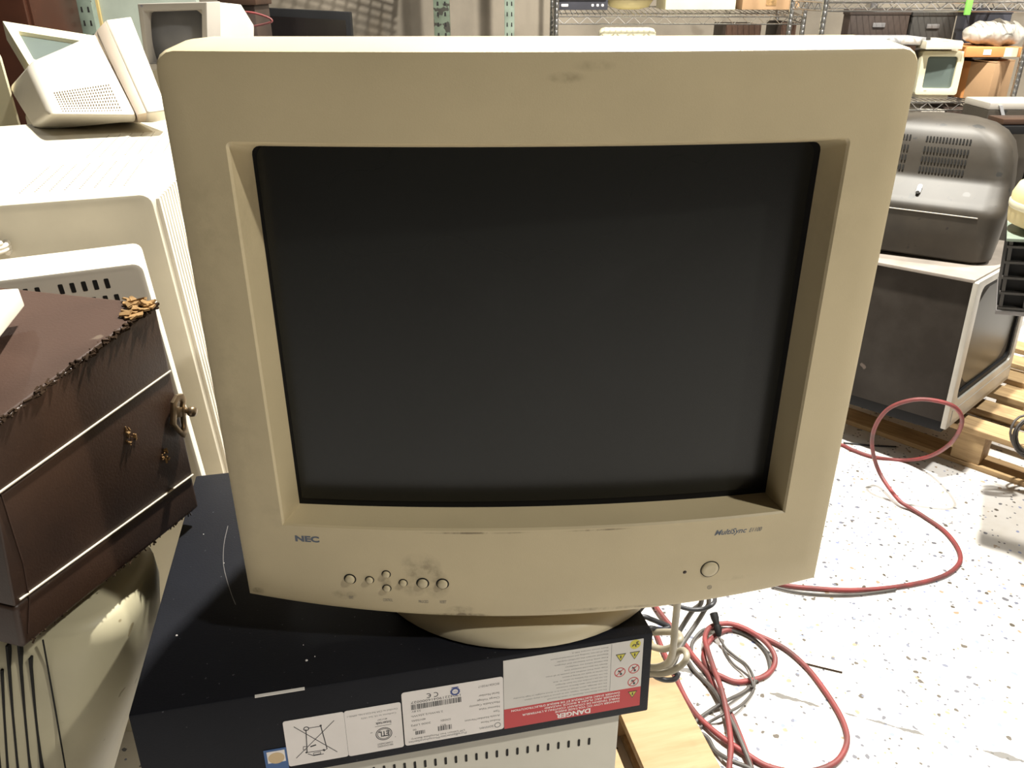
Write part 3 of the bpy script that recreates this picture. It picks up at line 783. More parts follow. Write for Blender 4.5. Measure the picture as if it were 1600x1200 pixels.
for (x1, y1, x2, y2, w) in ((-12, 1040, 0, 1205, .0011), (2, 1048, 12, 1205, .0011), (10, 1010, 28, 1205, .0011), (28, 1005, 47, 1205, .0011), (46, 1030, 66, 1215, .0011), (-30, 1040, -20, 1205, .0011)):
    b = BM(); a, c = Ep(x1, y1), Ep(x2, y2); d = (c-a).normalized(); n = V((d.z, 0, -d.x))*w
    hexa(b, [p-L0 for p in (a-n, a+n, a+n+V((0, .006, 0)), a-n+V((0, .006, 0)), c-n, c+n, c+n+V((0, .006, 0)), c-n+V((0, .006, 0)))])
    obj('vent_slot', b, 'dark_slot', E_, 0)
b = BM(); tube(b, [p-L0 for p in (Ep(67, 1000), Ep(85, 1100), Ep(103, 1205), Ep(125, 1330))], .0009, 6); obj('seam', b, 'dark_slot', E_, 0)

# ================================================================== LEFT MONITORS behind the case
def oriented(name, label, cat, P, yaw, pit, rol):
    return thing(name, label, cat, P, rotYPR(yaw, pit, rol))
# --- support for the two big housings (low grey cabinet, mostly hidden)
sup = thing('steel_cabinet', 'low pale steel cabinet holding the stacked monitors at left', 'cabinet', (-.95, 1.62, 0))
obj('carcass', bx((-.45, -.36, 0), (.45, .36, .555), .004), 'pc_steel', sup, 30)
b = bx((-.42, -.366, .03), (.42, -.359, .53), .002); dd = obj('door', b, 'beige', sup, 30)
obj('handle', bx((.32, -.382, .30), (.335, -.365, .42), .003), 'grey_metal', dd, 30)

sb_ = thing('storage_box', 'pale storage box under the slotted off-white housing', 'box', (-.99, 1.05, 0))
obj('body', bx((-.20, -.11, 0), (.14, .10, .535), .006), 'beige_yellow', sb_, 30); obj('lid', bx((-.205, -.115, .505), (.145, .105, .543), .004), 'beige', sb_, 30)
# --- A: big housing with rows of vent holes on top
PA = atY(237, 300, 1.10)
A = oriented('crt_monitor', 'big cream monitor housing with rows of fine vent holes, behind the brown case', 'monitor', PA, rad(6.5), rad(2.2), rad(-3.0))
AH = PA.z-.60
rings = []
for y, ins in ((0, .012), (.004, .004), (.014, 0), (.62, 0), (.69, .02), (.72, .05)):
    rings.append([V((a, y, c)) for a, c in rrect(.66-2*ins, AH-2*ins, .014, 4, -.33, -AH/2)])
ah = obj('housing', loft(BM(), rings), 'beige', A, 40)
for k in range(9):
    y = .012+.0125*k
    b = bx((-.006, y, -AH+.02), (.0040, y+.0085, -.012), .002, 2); obj('side_rib', b, 'beige_pale', A, 35)
for y0, y1, x0 in ((.05, .21, -.19), (.26, .44, -.17)):
    b = BM()
    for i in range(8):
        for j in range(18):
            x = x0 + i*.020 - .0; y = y0 + (y1-y0)*j/17
            lathe(b, [(.0012, -.001), (.0012, .0004)], 6, Matrix.Translation((x + (y-y0)*-.12, y, 0)))
    obj('vent_holes', b, 'tan_slot', A, 0)
# --- B: stepped housing in front of A with slots
PB = atY(221, 410, .935)
B = oriented('crt_monitor', 'off-white monitor housing with stepped ribs and slotted face, just behind the brown case', 'monitor', PB, rad(12), 0, rad(-4.0))
BHh = PB.z-.585
rings = []
st = [(.000, .004, .006), (.002, .001, .0015), (.006, 0, 0)]
for k in range(5):
    y = .012+.019*k; st += [(y, .0046*k, .0012*k), (y+.001, .0046*k+.0046, .0012*k+.002), (y+.004, .0046*k+.0046, .0012*k+.002), (y+.005, .0046*(k+1), .0012*(k+1))]
st += [(.120, .025, .007), (.135, .035, .02)]
for y, ir, it in st:
    rings.append([V((a, y, c)) for a, c in rrect(.95-ir, BHh-it, .010, 4, -.475-ir/2, -BHh/2-it/2)])
bh = obj('housing', loft(BM(), rings), 'beige_pale', B, 40)
b = BM()
for r_ in range(4):
    for k in range(33):
        if k in (5, 14, 23): continue
        x = -.044-.0128*k + .006*r_; z = -.020-.0205*r_
        prism(b, rrect(.0052, .0120, .001, 2, x, z), .0006, frame((0, .0002, 0), (1, 0, 0), (0, 0, 1), (0, -1, 0)))
obj('vent_slots', b, 'dark_slot', B, 0)
# cable coiled on top of B
p0 = B.matrix_world
bpy.context.view_layer.update()
b = BM(); pts = []
cc = atZ(-6, 398, PB.z-.030)
for k in range(60):
    a = 2*PI*k/20; pts.append(cc + V((.016*math.cos(a), .016*math.sin(a)*1.2, .002+.0016*k/6)))
tube(b, pts, .0035, 8); o = obj('cable', b, 'beige_pale', None, 60); tag(o, 'small pale cable coil on top of the slotted off-white housing', 'cable')
b = BM(); c2 = atZ(22, 398, PB.z-.006)

# --- D: white rear housing of a monitor lying on A
def Q(px, py, Y): return atY(px, py, Y)
D = thing('crt_monitor', 'blown-out white monitor housing lying tilted on the big housing, bezel ring to the right', 'monitor', Q(140, 180, 1.55))
L0 = D.location.copy()
def ringq(*p): return [q-L0 for q in p]
nearY, farY = 1.50, 1.84
r0 = ringq(Q(12, 136, 2.02), Q(43, 100, 1.84), Q(79, 178, nearY), Q(49, 200, nearY+.14))
r1 = ringq(Q(60, 190, 1.891), Q(150, 49, 1.865), Q(214, 179, nearY), Q(216, 191, nearY+.03))
b = loft(BM(), [r0, r1]); obj('housing', b, 'beige_pale', D, 40, .016, 4)
r1 = ringq(Q(70, 190, 1.891), Q(151, 47, 1.865), Q(215, 179, nearY-.002), Q(217, 192, nearY+.03))
r2 = ringq(Q(85, 190, 1.891), Q(165, 32, 1.865), Q(229, 176, nearY-.002), Q(231, 188, nearY+.03))
b = loft(BM(), [r1, r2]); obj('seam_band', b, 'beige_pink', D, 40, .002, 2)
r2 = ringq(Q(86, 190, 1.904), Q(165.5, 30, 1.878), Q(229, 176.5, nearY-.006), Q(231, 192, nearY+.03))
r3 = ringq(Q(130, 190, 1.904), Q(205, 25, 1.878), Q(262, 172, nearY-.006), Q(264, 187, nearY+.03))
b = loft(BM(), [r2, r3]); obj('bezel', b, 'beige_pale', D, 40, .006, 3)
b = BM()
for i in range(22):
    for j in range(9):
        u, v = .16+.68*i/21, .04+.30*j/8
        n0 = lerp(Q(79, 178, nearY), Q(214, 179, nearY), u); n1 = lerp(Q(43, 100, 1.839), Q(150, 49, 1.865), u)
        p = lerp(n0, n1, v) - L0
        lathe(b, [(.0011, -.002), (.0011, .0012)], 5, Matrix.Translation(p))
obj('vent_holes', b, 'tan_slot', D, 0)
# --- C: monitor with grey-green screen facing up, behind D
Cm = thing('crt_monitor', 'off-white monitor with grey-green screen tipped back at the far left top', 'monitor', Q(90, 110, 2.15))
L0 = Cm.location.copy()
TL, TR, BR_, BL_ = Q(3, 32, 2.30), Q(185, 61, 2.30), Q(225, 142, 2.05), Q(47, 105, 2.05)
nrm = (TR-TL).cross(BL_-TL).normalized(); nrm = nrm if nrm.dot(CAM-TL) > 0 else -nrm
back = -nrm*.05
cr = lambda u, v: lerp(lerp(TL, TR, u), lerp(BL_, BR_, u), v)
outer_ = [cr(0, 0), cr(1, 0), cr(1, 1), cr(0, 1)]
ino = [atP(28, 48, TL, nrm), atP(168, 70, TL, nrm), atP(192, 123, TL, nrm), atP(53, 92, TL, nrm)]
b = BM()
rr = [[p+back for p in outer_], outer_, ino, [p-nrm*.012 for p in ino]]
b = loft(b, [ringq(*r) for r in rr], True, False); obj('bezel', b, 'cream_bright', Cm, 30, .0035, 2)
b = loft(BM(), [ringq(*[p-nrm*.011 for p in ino]), ringq(*[p-nrm*.02 for p in ino])]); obj('screen', b, 'glass_grey', Cm, 0)
cen = sum(outer_, V())/4
b = loft(BM(), [ringq(*[lerp(p, cen, .05)-nrm*.05 for p in outer_]), ringq(*[lerp(p, cen, .35)-nrm*.17 for p in outer_])]); obj('housing', b, 'beige', Cm, 40, .01, 3)
# side strip left of C, another beige monitor side
G = thing('crt_monitor', 'shaded beige monitor housing at the left picture edge, below the grey-green screen', 'monitor', Q(-60, 170, 1.93))
L0 = G.location.copy()
r0 = ringq(Q(-160, 80, 1.55), Q(0, 84, 1.55), Q(2, 215, 1.30), Q(-160, 215, 1.30))
rA = [V((0, 0, 0))]
g0 = [Q(-170, 80, 1.93), Q(0, 80, 1.93), Q(40, 222, 1.93), Q(-170, 226, 1.93)]
b = loft(BM(), [ringq(*g0), ringq(*[p+V((-.06, .10, -.02)) for p in g0])]); obj('housing', b, 'beige_yellow', G, 40, .012, 3)

# --- grey terminal further back
T = thing('crt_monitor', 'small grey-bezel monitor with dark glass, above the left corner of the main monitor', 'monitor', Q(268, 80, 2.05))
L0 = T.location.copy()
o4 = [Q(214.5, 6, 2.05), Q(323, 3, 2.05), Q(325, 110, 2.05), Q(228, 110, 2.05)]
i4 = [Q(223, 16, 2.05), Q(315, 15, 2.05), Q(316, 100, 2.05), Q(233, 100, 2.05)]
bk = V((.05, .03, 0)); dp = V((.012, .06, 0))
b = loft(BM(), [ringq(*[p+dp for p in o4]), ringq(*o4), ringq(*[lerp(p, q_, .35) for p, q_ in zip(o4, i4)]), ringq(*i4), ringq(*[p+V((.0, .022, 0)) for p in [Q(228, 19, 2.05), Q(314, 16, 2.05), Q(315, 99, 2.05), Q(235, 99, 2.05)]])], True, False)
obj('bezel', b, 'grey_bezel', T, 30, .002, 2)
b = BM(); g4 = [Q(224, 17, 2.08), Q(316, 16, 2.08), Q(316, 100, 2.08), Q(232, 100, 2.08)]
g = [[lerp(lerp(g4[0], g4[1], i/10), lerp(g4[3], g4[2], i/10), j/10) + V((0, .022*(((i-5)/5)**2+((j-5)/5)**2)*.6, 0)) - L0 for i in range(11)] for j in range(11)]
loft(b, g, False, False, False); obj('screen', b, 'glass_slate', T, 60)
r0 = ringq(*[p+V((.006, .05, 0)) for p in o4]); r1 = ringq(*[lerp(p, sum(o4, V())/4, .12)+V((.030, .20, .0)) for p in o4])
r2 = ringq(*[lerp(p, sum(o4, V())/4, .40)+V((.05, .30, -.03)) for p in o4])
obj('pedestal', bx((-.08, .06, -.50), (.08, .24, -.01), .01), 'beige', T, 30)
b = loft(BM(), [r0, r1, r2]); obj('housing', b, 'beige_pale', T, 40, .008, 3)
b = BM(); text(b, 'o', .006, frame(Q(220, 11, 2.048)-L0, (1, 0, 0), (0, 0, 1), (0, -1, 0))); obj('maker_badge', b, 'ink_navy', T, 0)
# stand for C, G and T: pallet rack shelf hidden behind the stack
zT = T.location.z - .50
sh = thing('storage_shelf', 'shelf of dark boards behind the stacked monitors at top left', 'shelf', (-1.10, 2.36, 0))
for x in (-.55, .47):
    for y in (-.30, .32): obj('post', bx((x-.02, y-.02, 0), (x+.02, y+.02, zT-.02), .002), 'grey_metal', sh, 30)
obj('shelf_board', bx((-.60, -.36, zT-.026), (.52, .36, zT-.002), .002), 'brown_dark', sh, 30)
obj('pedestal', bx((-.10, -.02, zT-.002-Cm.location.z), (.12, .12, -.10), .01), 'beige', Cm, 30)
obj('pedestal', bx((-.10, .02, zT-.002-G.location.z), (.05, .08, -.02), .01), 'beige_yellow', G, 30)

# ================================================================== TOP LEFT BACKGROUND
def card(name, label, cat, pts, Y, depth, mat, bev=.004, parent=None):
    """solid slab: photo outline at real distance Y, given real depth"""
    P = [atY(*p, Y) for p in pts]; L = sum(P, V())/len(P)
    lo = [p-L for p in P]; hi = [p-L+V((0, depth, 0)) for p in P]
    o = obj(name, loft(BM(), [lo, hi]), mat, parent, 30, bev, 2)
    tag(o, label, cat, loc=L); return o
def upright_box(px0, px1, ytop, Y, depth, z0=0.0, zt=None):
    """box standing on z0 whose front spans px0..px1 at height of ytop"""
    a, c = atY(px0, ytop, Y), atY(px1, ytop, Y)
    return a.x, c.x, (a.z if zt is None else zt)
x0, x1, _ = upright_box(-140, 50, 40, 3.2, .5)
wd = thing('wardrobe', 'glossy dark brown wooden cabinet reflecting a lamp at the top left corner', 'cabinet', ((x0+x1)/2, 3.2, 0))
hw = (x1-x0)/2
obj('carcass', bx((-hw, .02, 0), (hw, .37, 1.75), .004), 'brown_gloss', wd, 30)
for s in (-1, 1):
    obj('door', bx((min(0.002*s, s*(hw-.01)), -.002, .05), (max(0.002*s, s*(hw-.01)), .022, 1.73), .004), 'brown_gloss', wd, 30)
def post(name, label, px, w_px, Y, mat, zt=2.6, slots=True, depth=.04, cat='rack post'):
    a = atY(px, 25, Y); hw = w_px/2*a.y/F_PX*.95
    t = thing(name, label, cat, (a.x, Y, 0))
    b = bx((-hw, 0, 0), (hw, depth, zt), .003)
    old = set(b.faces)
    if slots:
        for k in range(46):
            for s in (-1, 1):
                z = .1+k*.05
                prism(b, [(s*hw*.45-hw*.14, z), (s*hw*.45+hw*.14, z), (s*hw*.45+hw*.10, z+.020), (s*hw*.45-hw*.10, z+.020)], .0006, frame((0, .0002, 0), (1, 0, 0), (0, 0, 1), (0, -1, 0)))
        for f_ in b.faces:
            if f_ not in old: f_.material_index = 1
    o = obj('column', b, mat, t, 30); o.data.materials.append(M['dark_slot'])
    return t
post('rack_post', 'grey-green steel rack post beside the glossy brown cabinet', 135, 22, 3.6, 'green_paint')
post('rack_post', 'chipped green steel rack post left of centre, before the wire shadow', 690, 24, 4.7, 'green_worn')
post('rack_post', 'pale green slotted steel rack post at the top middle', 796, 15, 4.7, 'green_paint')
a, c = atY(158, 20, 4.2), atY(226, 20, 4.2)
gp = thing('door_panel', 'pale green panel with yellow frame between rack post and small monitor', 'panel', ((a.x+c.x)/2, 4.2, 0))
hw = (c.x-a.x)/2
obj('leaf', bx((-hw, 0, 0), (hw+.25, .04, 2.1), .002), 'green_panel', gp, 0)
obj('frame', bx((-hw-.04, -.01, 0), (-hw, .05, 2.15), .002), 'yellow_frame', gp, 0)
ws = thing('wire_shelf', 'wire grid shelf hung above the picture between green posts', 'shelf', (-.705, 4.72, 1.80), rotYPR(rad(20), rad(-20), rad(28)))
b = BM()
for k in range(11): tube(b, [(-.36+.06*k, -.24, 0), (-.36+.06*k, .20, 0)], .006, 6)
for k in range(8): tube(b, [(-.38, -.22+.06*k, .011), (.26, -.22+.06*k, .011)], .006, 6)
obj('grid', b, 'chrome', ws, 50)
for x in (-.34, .24): obj('hook', bx((x, .16, -.012), (x+.02, .40, .012), .003), 'chrome', ws, 30)
# dark flat panel
a, c = atY(372, 14, 3.7), atY(549, 50, 3.7)
a2, c2 = atY(385, 10, 3.7), atY(549, 19, 3.7)
tvb = thing('flat_television', 'big black glossy flat panel seen over the top edge of the monitor, left', 'television', ((a.x+c.x)/2, 3.7, 0))
hw = (c.x-a.x)/2; ztp = (a2.z+c2.z)/2
pn = hexa(BM(), [V(q) for q in ((-hw, 0, .70), (hw, 0, .70), (hw, .05, .70), (-hw, .05, .70), (-hw, 0, a2.z), (hw, 0, c2.z), (hw, .05, c2.z), (-hw, .05, a2.z))])
obj('frame', pn, 'black_plastic', tvb, 30, .004)
b = hexa(BM(), [V(q) for q in ((-hw+.02, -.004, .74), (hw-.02, -.004, .74), (hw-.02, .01, .74), (-hw+.02, .01, .74), (-hw+.02, -.004, a2.z-.03), (hw-.02, -.004, c2.z-.03), (hw-.02, .01, c2.z-.03), (-hw+.02, .01, a2.z-.03))])
obj('screen', b, 'glass_black', tvb, 0)
obj('stand_neck', bx((-.05, .01, .03), (.05, .045, .72), .004), 'black_plastic', tvb, 30)
obj('stand_foot', bx((-.3, -.12, 0), (.3, .18, .03), .008), 'black_plastic', tvb, 30)
# brown board and looped red wire in front of the panel
a = atY(346, 8, 3.3); c = atY(398, 14, 3.3)
bs = thing('wooden_box', 'dark brown wooden box behind the small grey monitor', 'box', ((a.x+c.x)/2, 3.30, 0)); hw = (c.x-a.x)/2
obj('body', bx((-hw, 0, 0), (hw, .2, a.z), .004), 'brown_dark', bs, 30)
obj('lid', bx((-hw-.01, -.01, a.z), (hw+.01, .21, a.z+.03), .004), 'leather', bs, 30)
b = BM()
tube(b, catmull([atY(*p, 3.22) for p in ((368, 18), (395, 20), (418, 27), (425, 33), (415, 37), (395, 41), (380, 41), (372, 46), (366, 60), (370, 140), (372, 300), (374, 420), (420, 445))], 6), .004, 7)
o = obj('wire', b, 'rubber_red', None, 60); tag(o, 'thin red wire looping across the black panel', 'wire')

# ================================================================== WIRE RACKS
def wire_truss(bm, p, q_, h, n):
    """two rods and a zigzag between p and q"""
    p, q_ = V(p), V(q_)
    tube(bm, [p, q_], .0035, 6); tube(bm, [p-V((0, 0, h)), q_-V((0, 0, h))], .0035, 6)
    pts = []
    for k in range(2*n+1):
        t = k/(2*n); pts.append(lerp(p, q_, t) - V((0, 0, h if k % 2 else 0)))
    tube(bm, pts, .0024, 5)
def wire_rack(label, x0, x1, y0, y1, zs, ht, rise=0.0):
    t = thing('wire_rack', label, 'rack', ((x0+x1)/2, (y0+y1)/2, 0), None, 'chrome wire racks')
    ox, oy = (x0+x1)/2, (y0+y1)/2; hx, hy = (x1-x0)/2, (y1-y0)/2
    for sx in (-1, 1):
        for sy in (-1, 1):
            prof = []
            z = .0
            while z < ht:
                prof += [(.0127, z), (.0127, z+.022), (.0118, z+.0235), (.0118, z+.0250)]; z += .0254
            obj('post', lathe(BM(), prof, 10, Matrix.Translation((sx*hx, sy*hy, 0))), 'chrome', t, 50)
    for z in zs:
        b = BM(); n = max(6, int((x1-x0)/.075))
        zr_ = z+rise
        wire_truss(b, (-hx, -hy, z), (hx, -hy, z), .034, n); wire_truss(b, (-hx, hy, zr_), (hx, hy, zr_), .034, n)
        wire_truss(b, (-hx, -hy, z), (-hx, hy, zr_), .034, 5); wire_truss(b, (hx, -hy, z), (hx, hy, zr_), .034, 5)
        k = int((x1-x0)/.028)
        for i in range(1, k):
            x = -hx+2*hx*i/k; tube(b, [(x, -hy, z+.004), (x, hy, zr_+.004)], .0016, 4)
        obj('shelf', b, 'chrome', t, 50)
    return t
pL, pR = atY(869, 30, 4.46), atY(1256, 30, 4.46)
Z1 = atY(900, 26, 4.46).z
wire_rack('chrome wire rack at top centre holding a dark electronics box', pL.x, pR.x, 4.46, 4.92, (Z1-.55, Z1), 1.9, .035)
qL, qR = atY(1276, 100, 3.95), atY(1588, 130, 3.95)
Z2 = atY(1500, 160, 3.95).z; Z3 = atY(1400, 4, 3.95).z
wire_rack('chrome wire rack at top right holding a cardboard box', qL.x, qR.x, 3.95, 4.42, (.25, Z2, Z3), 1.9)
a = atY(1366, 20, 5.15)
o = obj('conduit', lathe(BM(), [(.02, 0), (.02, 3.5)], 12), 'grey_metal', None, 50); tag(o, 'thin grey conduit pipe standing against the back wall', 'pipe', loc=(a.x, 5.17, 0))

# things on the centre rack
def solid(name, label, cat, px0, px1, ytop, Y, depth, z0, mat, h=None, bev=.005, group=None):
    a, c = atY(px0, ytop, Y), atY(px1, ytop, Y)
    zt = a.z if h is None else z0+h
    t = thing(name, label, cat, ((a.x+c.x)/2, Y+depth/2, z0), None, group); hw = (c.x-a.x)/2
    o = obj('body', bx((-hw, -depth/2, 0), (hw, depth/2, zt-z0), bev), mat, t, 30)
    return t, hw, zt-z0
zs1 = Z1+.008+.02
t, hw, h = solid('electronics_box', 'dark slate electronics box with white marks, left on the centre wire rack', 'electronics box', 868, 950, 5, 4.53, .3, zs1, 'steel_dark', h=.11)
b = BM()
fr = frame((0, -.151, 0), (1, 0, 0), (0, 0, 1), (0, -1, 0))
for x in (-.085, .055, .08, .105): prism(b, rrect(.035 if x < 0 else .012, .012, .004, 3, x, .022), .001, fr)
obj('indicator_marks', b, 'ink_white', t, 0)
obj('front_panel', bx((-hw+.01, -.156, .045), (hw-.01, -.149, .10), .002), 'dark_grey', t, 30)
a = atY(985, 10, 4.61)
t = thing('tan_bowl', 'round tan stoneware-coloured bowl upside down on the centre wire rack', 'bowl', (a.x, 4.66, zs1))
obj('body', lathe(BM(), [(.05, 0), (.10, .012), (.125, .05), (.13, .09), (.10, .15), (.03, .17)], 32), 'skin_yellow', t, 50)
obj('rim', lathe(BM(), [(.13, .045), (.138, .048), (.138, .056), (.13, .06)], 32, None), 'brown_dark', t, 50)
t, hw, h = solid('carton', 'pale cream carton to the right on the centre wire rack', 'box', 1040, 1150, 5, 4.56, .3, zs1, 'cream_bright', h=.16)
obj('lid', bx((-hw-.004, -.154, h-.03), (hw+.004, .154, h+.004), .003), 'beige_pale', t, 30)
t, hw, h = solid('carton', 'brown carton at the right end of the centre wire rack', 'box', 1160, 1250, 5, 4.56, .3, zs1, 'cardboard', h=.14)
obj('tape', bx((-.025, -.152, .02), (.025, .152, h+.001), 0), 'splinter', t, 0)
zs0 = Z1-.55+.008+.02
a, c = atY(938, 45, 4.51), atY(1026, 45, 4.51)
t = thing('crt_monitor', 'cream monitor whose rounded top shows just above the main monitor, on the centre rack', 'monitor', ((a.x+c.x)/2, 4.54, zs0)); hw = (c.x-a.x)/2
hT = atY(980, 43, 4.56).z - zs0
rg = [[V((p_, y_, q_)) for p_, q_ in rrect(2*hw*k, hT*k2, .03, 5, 0, hT*k2/2)] for y_, k, k2 in ((-.03, .98, .98), (-.02, 1, 1), (.05, 1, 1), (.14, .9, .96), (.30, .6, .7))]
obj('housing', loft(BM(), rg), 'cream_bright', t, 40)
b = loft(BM(), [[V((p_, y_, q_)) for p_, q_ in rrect(2*hw*k, hT*k*.8, .02, 4, 0, hT*.52)] for y_, k in ((-.034, .84), (-.028, .84))]); obj('screen', b, 'glass_grey', t, 0)
for lab_, px0, px1, yt in (('dark brown carton under the centre wire rack, left of two', 1135, 1190, 30), ('dark brown carton under the centre wire rack, right of two', 1222, 1245, 27)):
    t, hw, h = solid('carton', lab_, 'box', px0, px1, yt+8, 4.56, .28, zs0, 'brown_dark', group='dark cartons on the lower wire shelf')
    obj('flap', bx((-hw, -.142, h-.06), (hw, -.139, h), 0), 'leather', t, 0)

# things on the right rack
zs2 = Z2+.007
def R2(px0, px1, py, Y): a, c = atY(px0, py, Y), atY(px1, py, Y); return a, c
a, c = R2(1432, 1490, 150, 4.00)
sm = thing('crt_monitor', 'small cream monitor with dark green screen on the right wire rack', 'monitor', ((a.x+c.x)/2, 4.0, zs2), rotYPR(rad(-6)))
hw = (c.x-a.x)/2*1.08; hT = atY(1465, 80, 4.0).z - zs2
b = BM(); ou = rrect(2*hw, hT-.02, .012, 4, 0, hT/2+.01); iu = rrect(2*hw*.70, hT*.66, .01, 4, .0, hT*.56)
rgs = [[V((x, .06, z)) for x, z in ou], [V((x, .0, z)) for x, z in ou], [V((x, .0, z)) for x, z in iu], [V((x, .014, z)) for x, z in iu]]
obj('bezel', loft(b, rgs, True, False), 'cream_bright', sm, 30, .002)
obj('screen', loft(BM(), [[V((x*1.01, .012, (z-hT*.56)*1.01+hT*.56)) for x, z in iu], [V((x, .02, z)) for x, z in iu]]), 'glass_grey', sm, 0)
obj('housing', loft(BM(), [[V((x*k, y, z*k2+.01)) for x, z in ou] for y, k, k2 in ((.055, .96, .98), (.16, .9, .92), (.30, .6, .7))]), 'beige', sm, 40)
obj('foot', bx((-hw*.7, .02, 0), (hw*.7, .26, .022), .004), 'beige', sm, 30)
b = BM(); text(b, 'oo', .008, frame((-hw*.6, -.0005, .035), (1, 0, 0), (0, 0, 1), (0, -1, 0))); obj('maker_badge', b, 'ink_grey', sm, 0)
zt_ = zs2 + hT + .012
t, hw2, h = solid('keyboard_tray', 'flat beige slab lying on the small cream monitor', 'tray', 1446, 1503, 75, 3.97, .26, zt_-.002, 'beige', h=.035)
obj('front_lip', bx((-hw2, -.135, 0), (hw2, -.128, .03), .002), 'beige_pale', t, 30)
t, hw2, h = solid('laptop', 'silver closed laptop with white label, peeking out over the main monitor top right', 'laptop', 1370, 1456, 60, 4.02, .25, zs2+.232, 'silver', h=.03)
obj('label', bx((-hw2*.1, -.1265, .006), (hw2*.62, -.1245, .030), 0), 'label_white', t, 0); obj('hinge', bx((hw2*.8, -.127, .004), (hw2*.95, -.12, .032), .002), 'dark_grey', t, 30)
t, hw2, h = solid('carton', 'dark carton behind the main monitor, under the silver laptop', 'box', 1340, 1425, 100, 4.02, .26, zs2, 'brown_dark', h=.23)
obj('flap', bx((-hw2, -.133, h-.07), (hw2, -.129, h), 0), 'leather', t, 0)
# cardboard box turned to show two faces
a = atY(1546, 152, 3.95)
cb = thing('cardboard_box', 'brown cardboard box with one bright side on the right wire rack', 'box', (a.x, 3.965, zs2), rotYPR(rad(38)))
hB = atY(1546, 99, 3.95).z-zs2
obj('body', bx((0, 0, 0), (.20, .26, hB), .003), 'cardboard', cb, 30)
b = BM()
hexa(b, [V(q) for q in ((0, 0, hB), (.20, 0, hB), (.20, .10, hB+.006), (0, .10, hB+.006), (0, 0, hB+.004), (.20, 0, hB+.004), (.20, .10, hB+.010), (0, .10, hB+.010))])
obj('flap', b, 'cardboard', cb, 0)
obj('tape', bx((-.0006, .11, .0), (.20, .15, hB+.0008), 0), 'cardboard_orange', cb, 0)
# dark device, orange box and plastic bundle stacked on it
t, hw2, h = solid('cassette_deck', 'flat dark device under the orange carton on the right rack', 'device', 1515, 1560, 100, 4.02, .22, zs2+hB+.010, 'black_plastic', h=.012)
obj('front_panel', bx((-hw2*.9, -.113, .002), (hw2*.9, -.108, .010), .0005), 'grey_metal', t, 30)
zo = zs2+hB+.0235
t, hw2, h = solid('flat_carton', 'flat orange and white carton on the right rack, under a plastic bundle', 'box', 1508, 1598, 85, 3.98, .28, zo, 'cardboard_orange', h=.042)
obj('label', bx((-.05, -.1415, .010), (-.015, -.1385, .032), 0), 'label_white', t, 0); obj('label', bx((.045, -.1415, .002), (.105, -.1385, .040), 0), 'cream_bright', t, 0)
a, c = atY(1524, 70, 4.0), atY(1612, 70, 4.0)
b = BM(); rg = []
for k in range(15):
    u = k/14; x = a.x+(c.x-a.x)*u; rr_ = .062*math.sin(PI*min(max(u*.92+.04, .03), .97))**.35
    ring_ = []
    for j in range(18):
        g_ = 2*PI*j/18; w_ = 1+.10*math.sin(3*g_+k*1.3)+.05*math.sin(7*g_-k)
        zz_ = max(math.sin(g_), -.72)
        ring_.append(V((x-a.x, rr_*1.3*math.cos(g_)*w_, rr_*zz_*w_+.045)))
    rg.append(ring_)
o = obj('plastic_bundle', loft(b, rg), 'plastic_wrap', None, 60); tag(o, 'cloudy white plastic-wrapped bundle on the orange carton', 'bundle', loc=(a.x, 4.10, zo+.043))
b = bx((-.016, -.01, -.045), (.010, .004, .05), .003); o = obj('plastic_tag', b, 'lime', None, 30); a = atY(1515, 5, 3.93); tag(o, 'lime green tag hanging on the upper right wire shelf', 'tag', loc=(a.x, a.y, Z3-.004))
t, hw2, h = solid('carton', 'white carton on the upper right wire shelf', 'box', 1560, 1600, 2, 4.0, .25, Z3+.008, 'label_white', h=.12); obj('flap', bx((-hw2, -.127, h-.03), (hw2, -.1245, h), 0), 'beige', t, 0)
for lab_, px0, px1, yt, mt_, yy in (('dark brown storage bin at the back of the right wire rack, above the silver laptop', 1330, 1424, 16, 'brown_dark', 4.31), ('dark grey storage bin at the back of the right rack, above the cream slab', 1428, 1496, 18, 'dark_grey', 4.31), ('black storage bin at the back of the right rack, behind the plastic bundle', 1512, 1584, 14, 'steel_dark', 4.31)):
    t, hw2, h = solid('storage_bin', lab_, 'bin', px0, px1, yt, yy, .09, zs2, mt_, group='dark bins at the back of the rack')
    obj('lid', bx((-hw2-.003, -.048, h-.02), (hw2+.003, .048, h+.004), .003), mt_, t, 30)
    obj('handle', bx((-.03, -.052, h-.075), (.03, -.044, h-.055), .003), 'grey_metal', t, 30)
# below the shelf
zs3 = .25+.007
for k in range(3):
    px = 1440+13*k
    t, hw2, h = solid('binder', ('grey upright binder below the right wire shelf, leftmost of three', 'grey upright binder below the right wire shelf, middle of three', 'grey upright binder below the right wire shelf, rightmost of three')[k], 'binder', px, px+11, 172, 3.99, .25, zs3, 'grey_bezel', bev=.002, group='grey binders below the shelf')
    obj('spine_label', bx((-hw2*.6, -.1265, h*.55), (hw2*.6, -.1245, h*.85), 0), 'label_grey', t, 0)
t, hw2, h = solid('carton', 'dark brown box with labels below the right wire shelf', 'box', 1480, 1524, 170, 3.99, .25, zs3, 'brown_dark'); obj('label', bx((-.02, -.1265, h*.8), (.0, -.1245, h*.95), 0), 'beige_pink', t, 0)
t, hw2, h = solid('printer', 'grey printer-like machine at the right edge below the wire shelf', 'machine', 1545, 1640, 172, 3.70, .22, .0, 'smoke_grey')
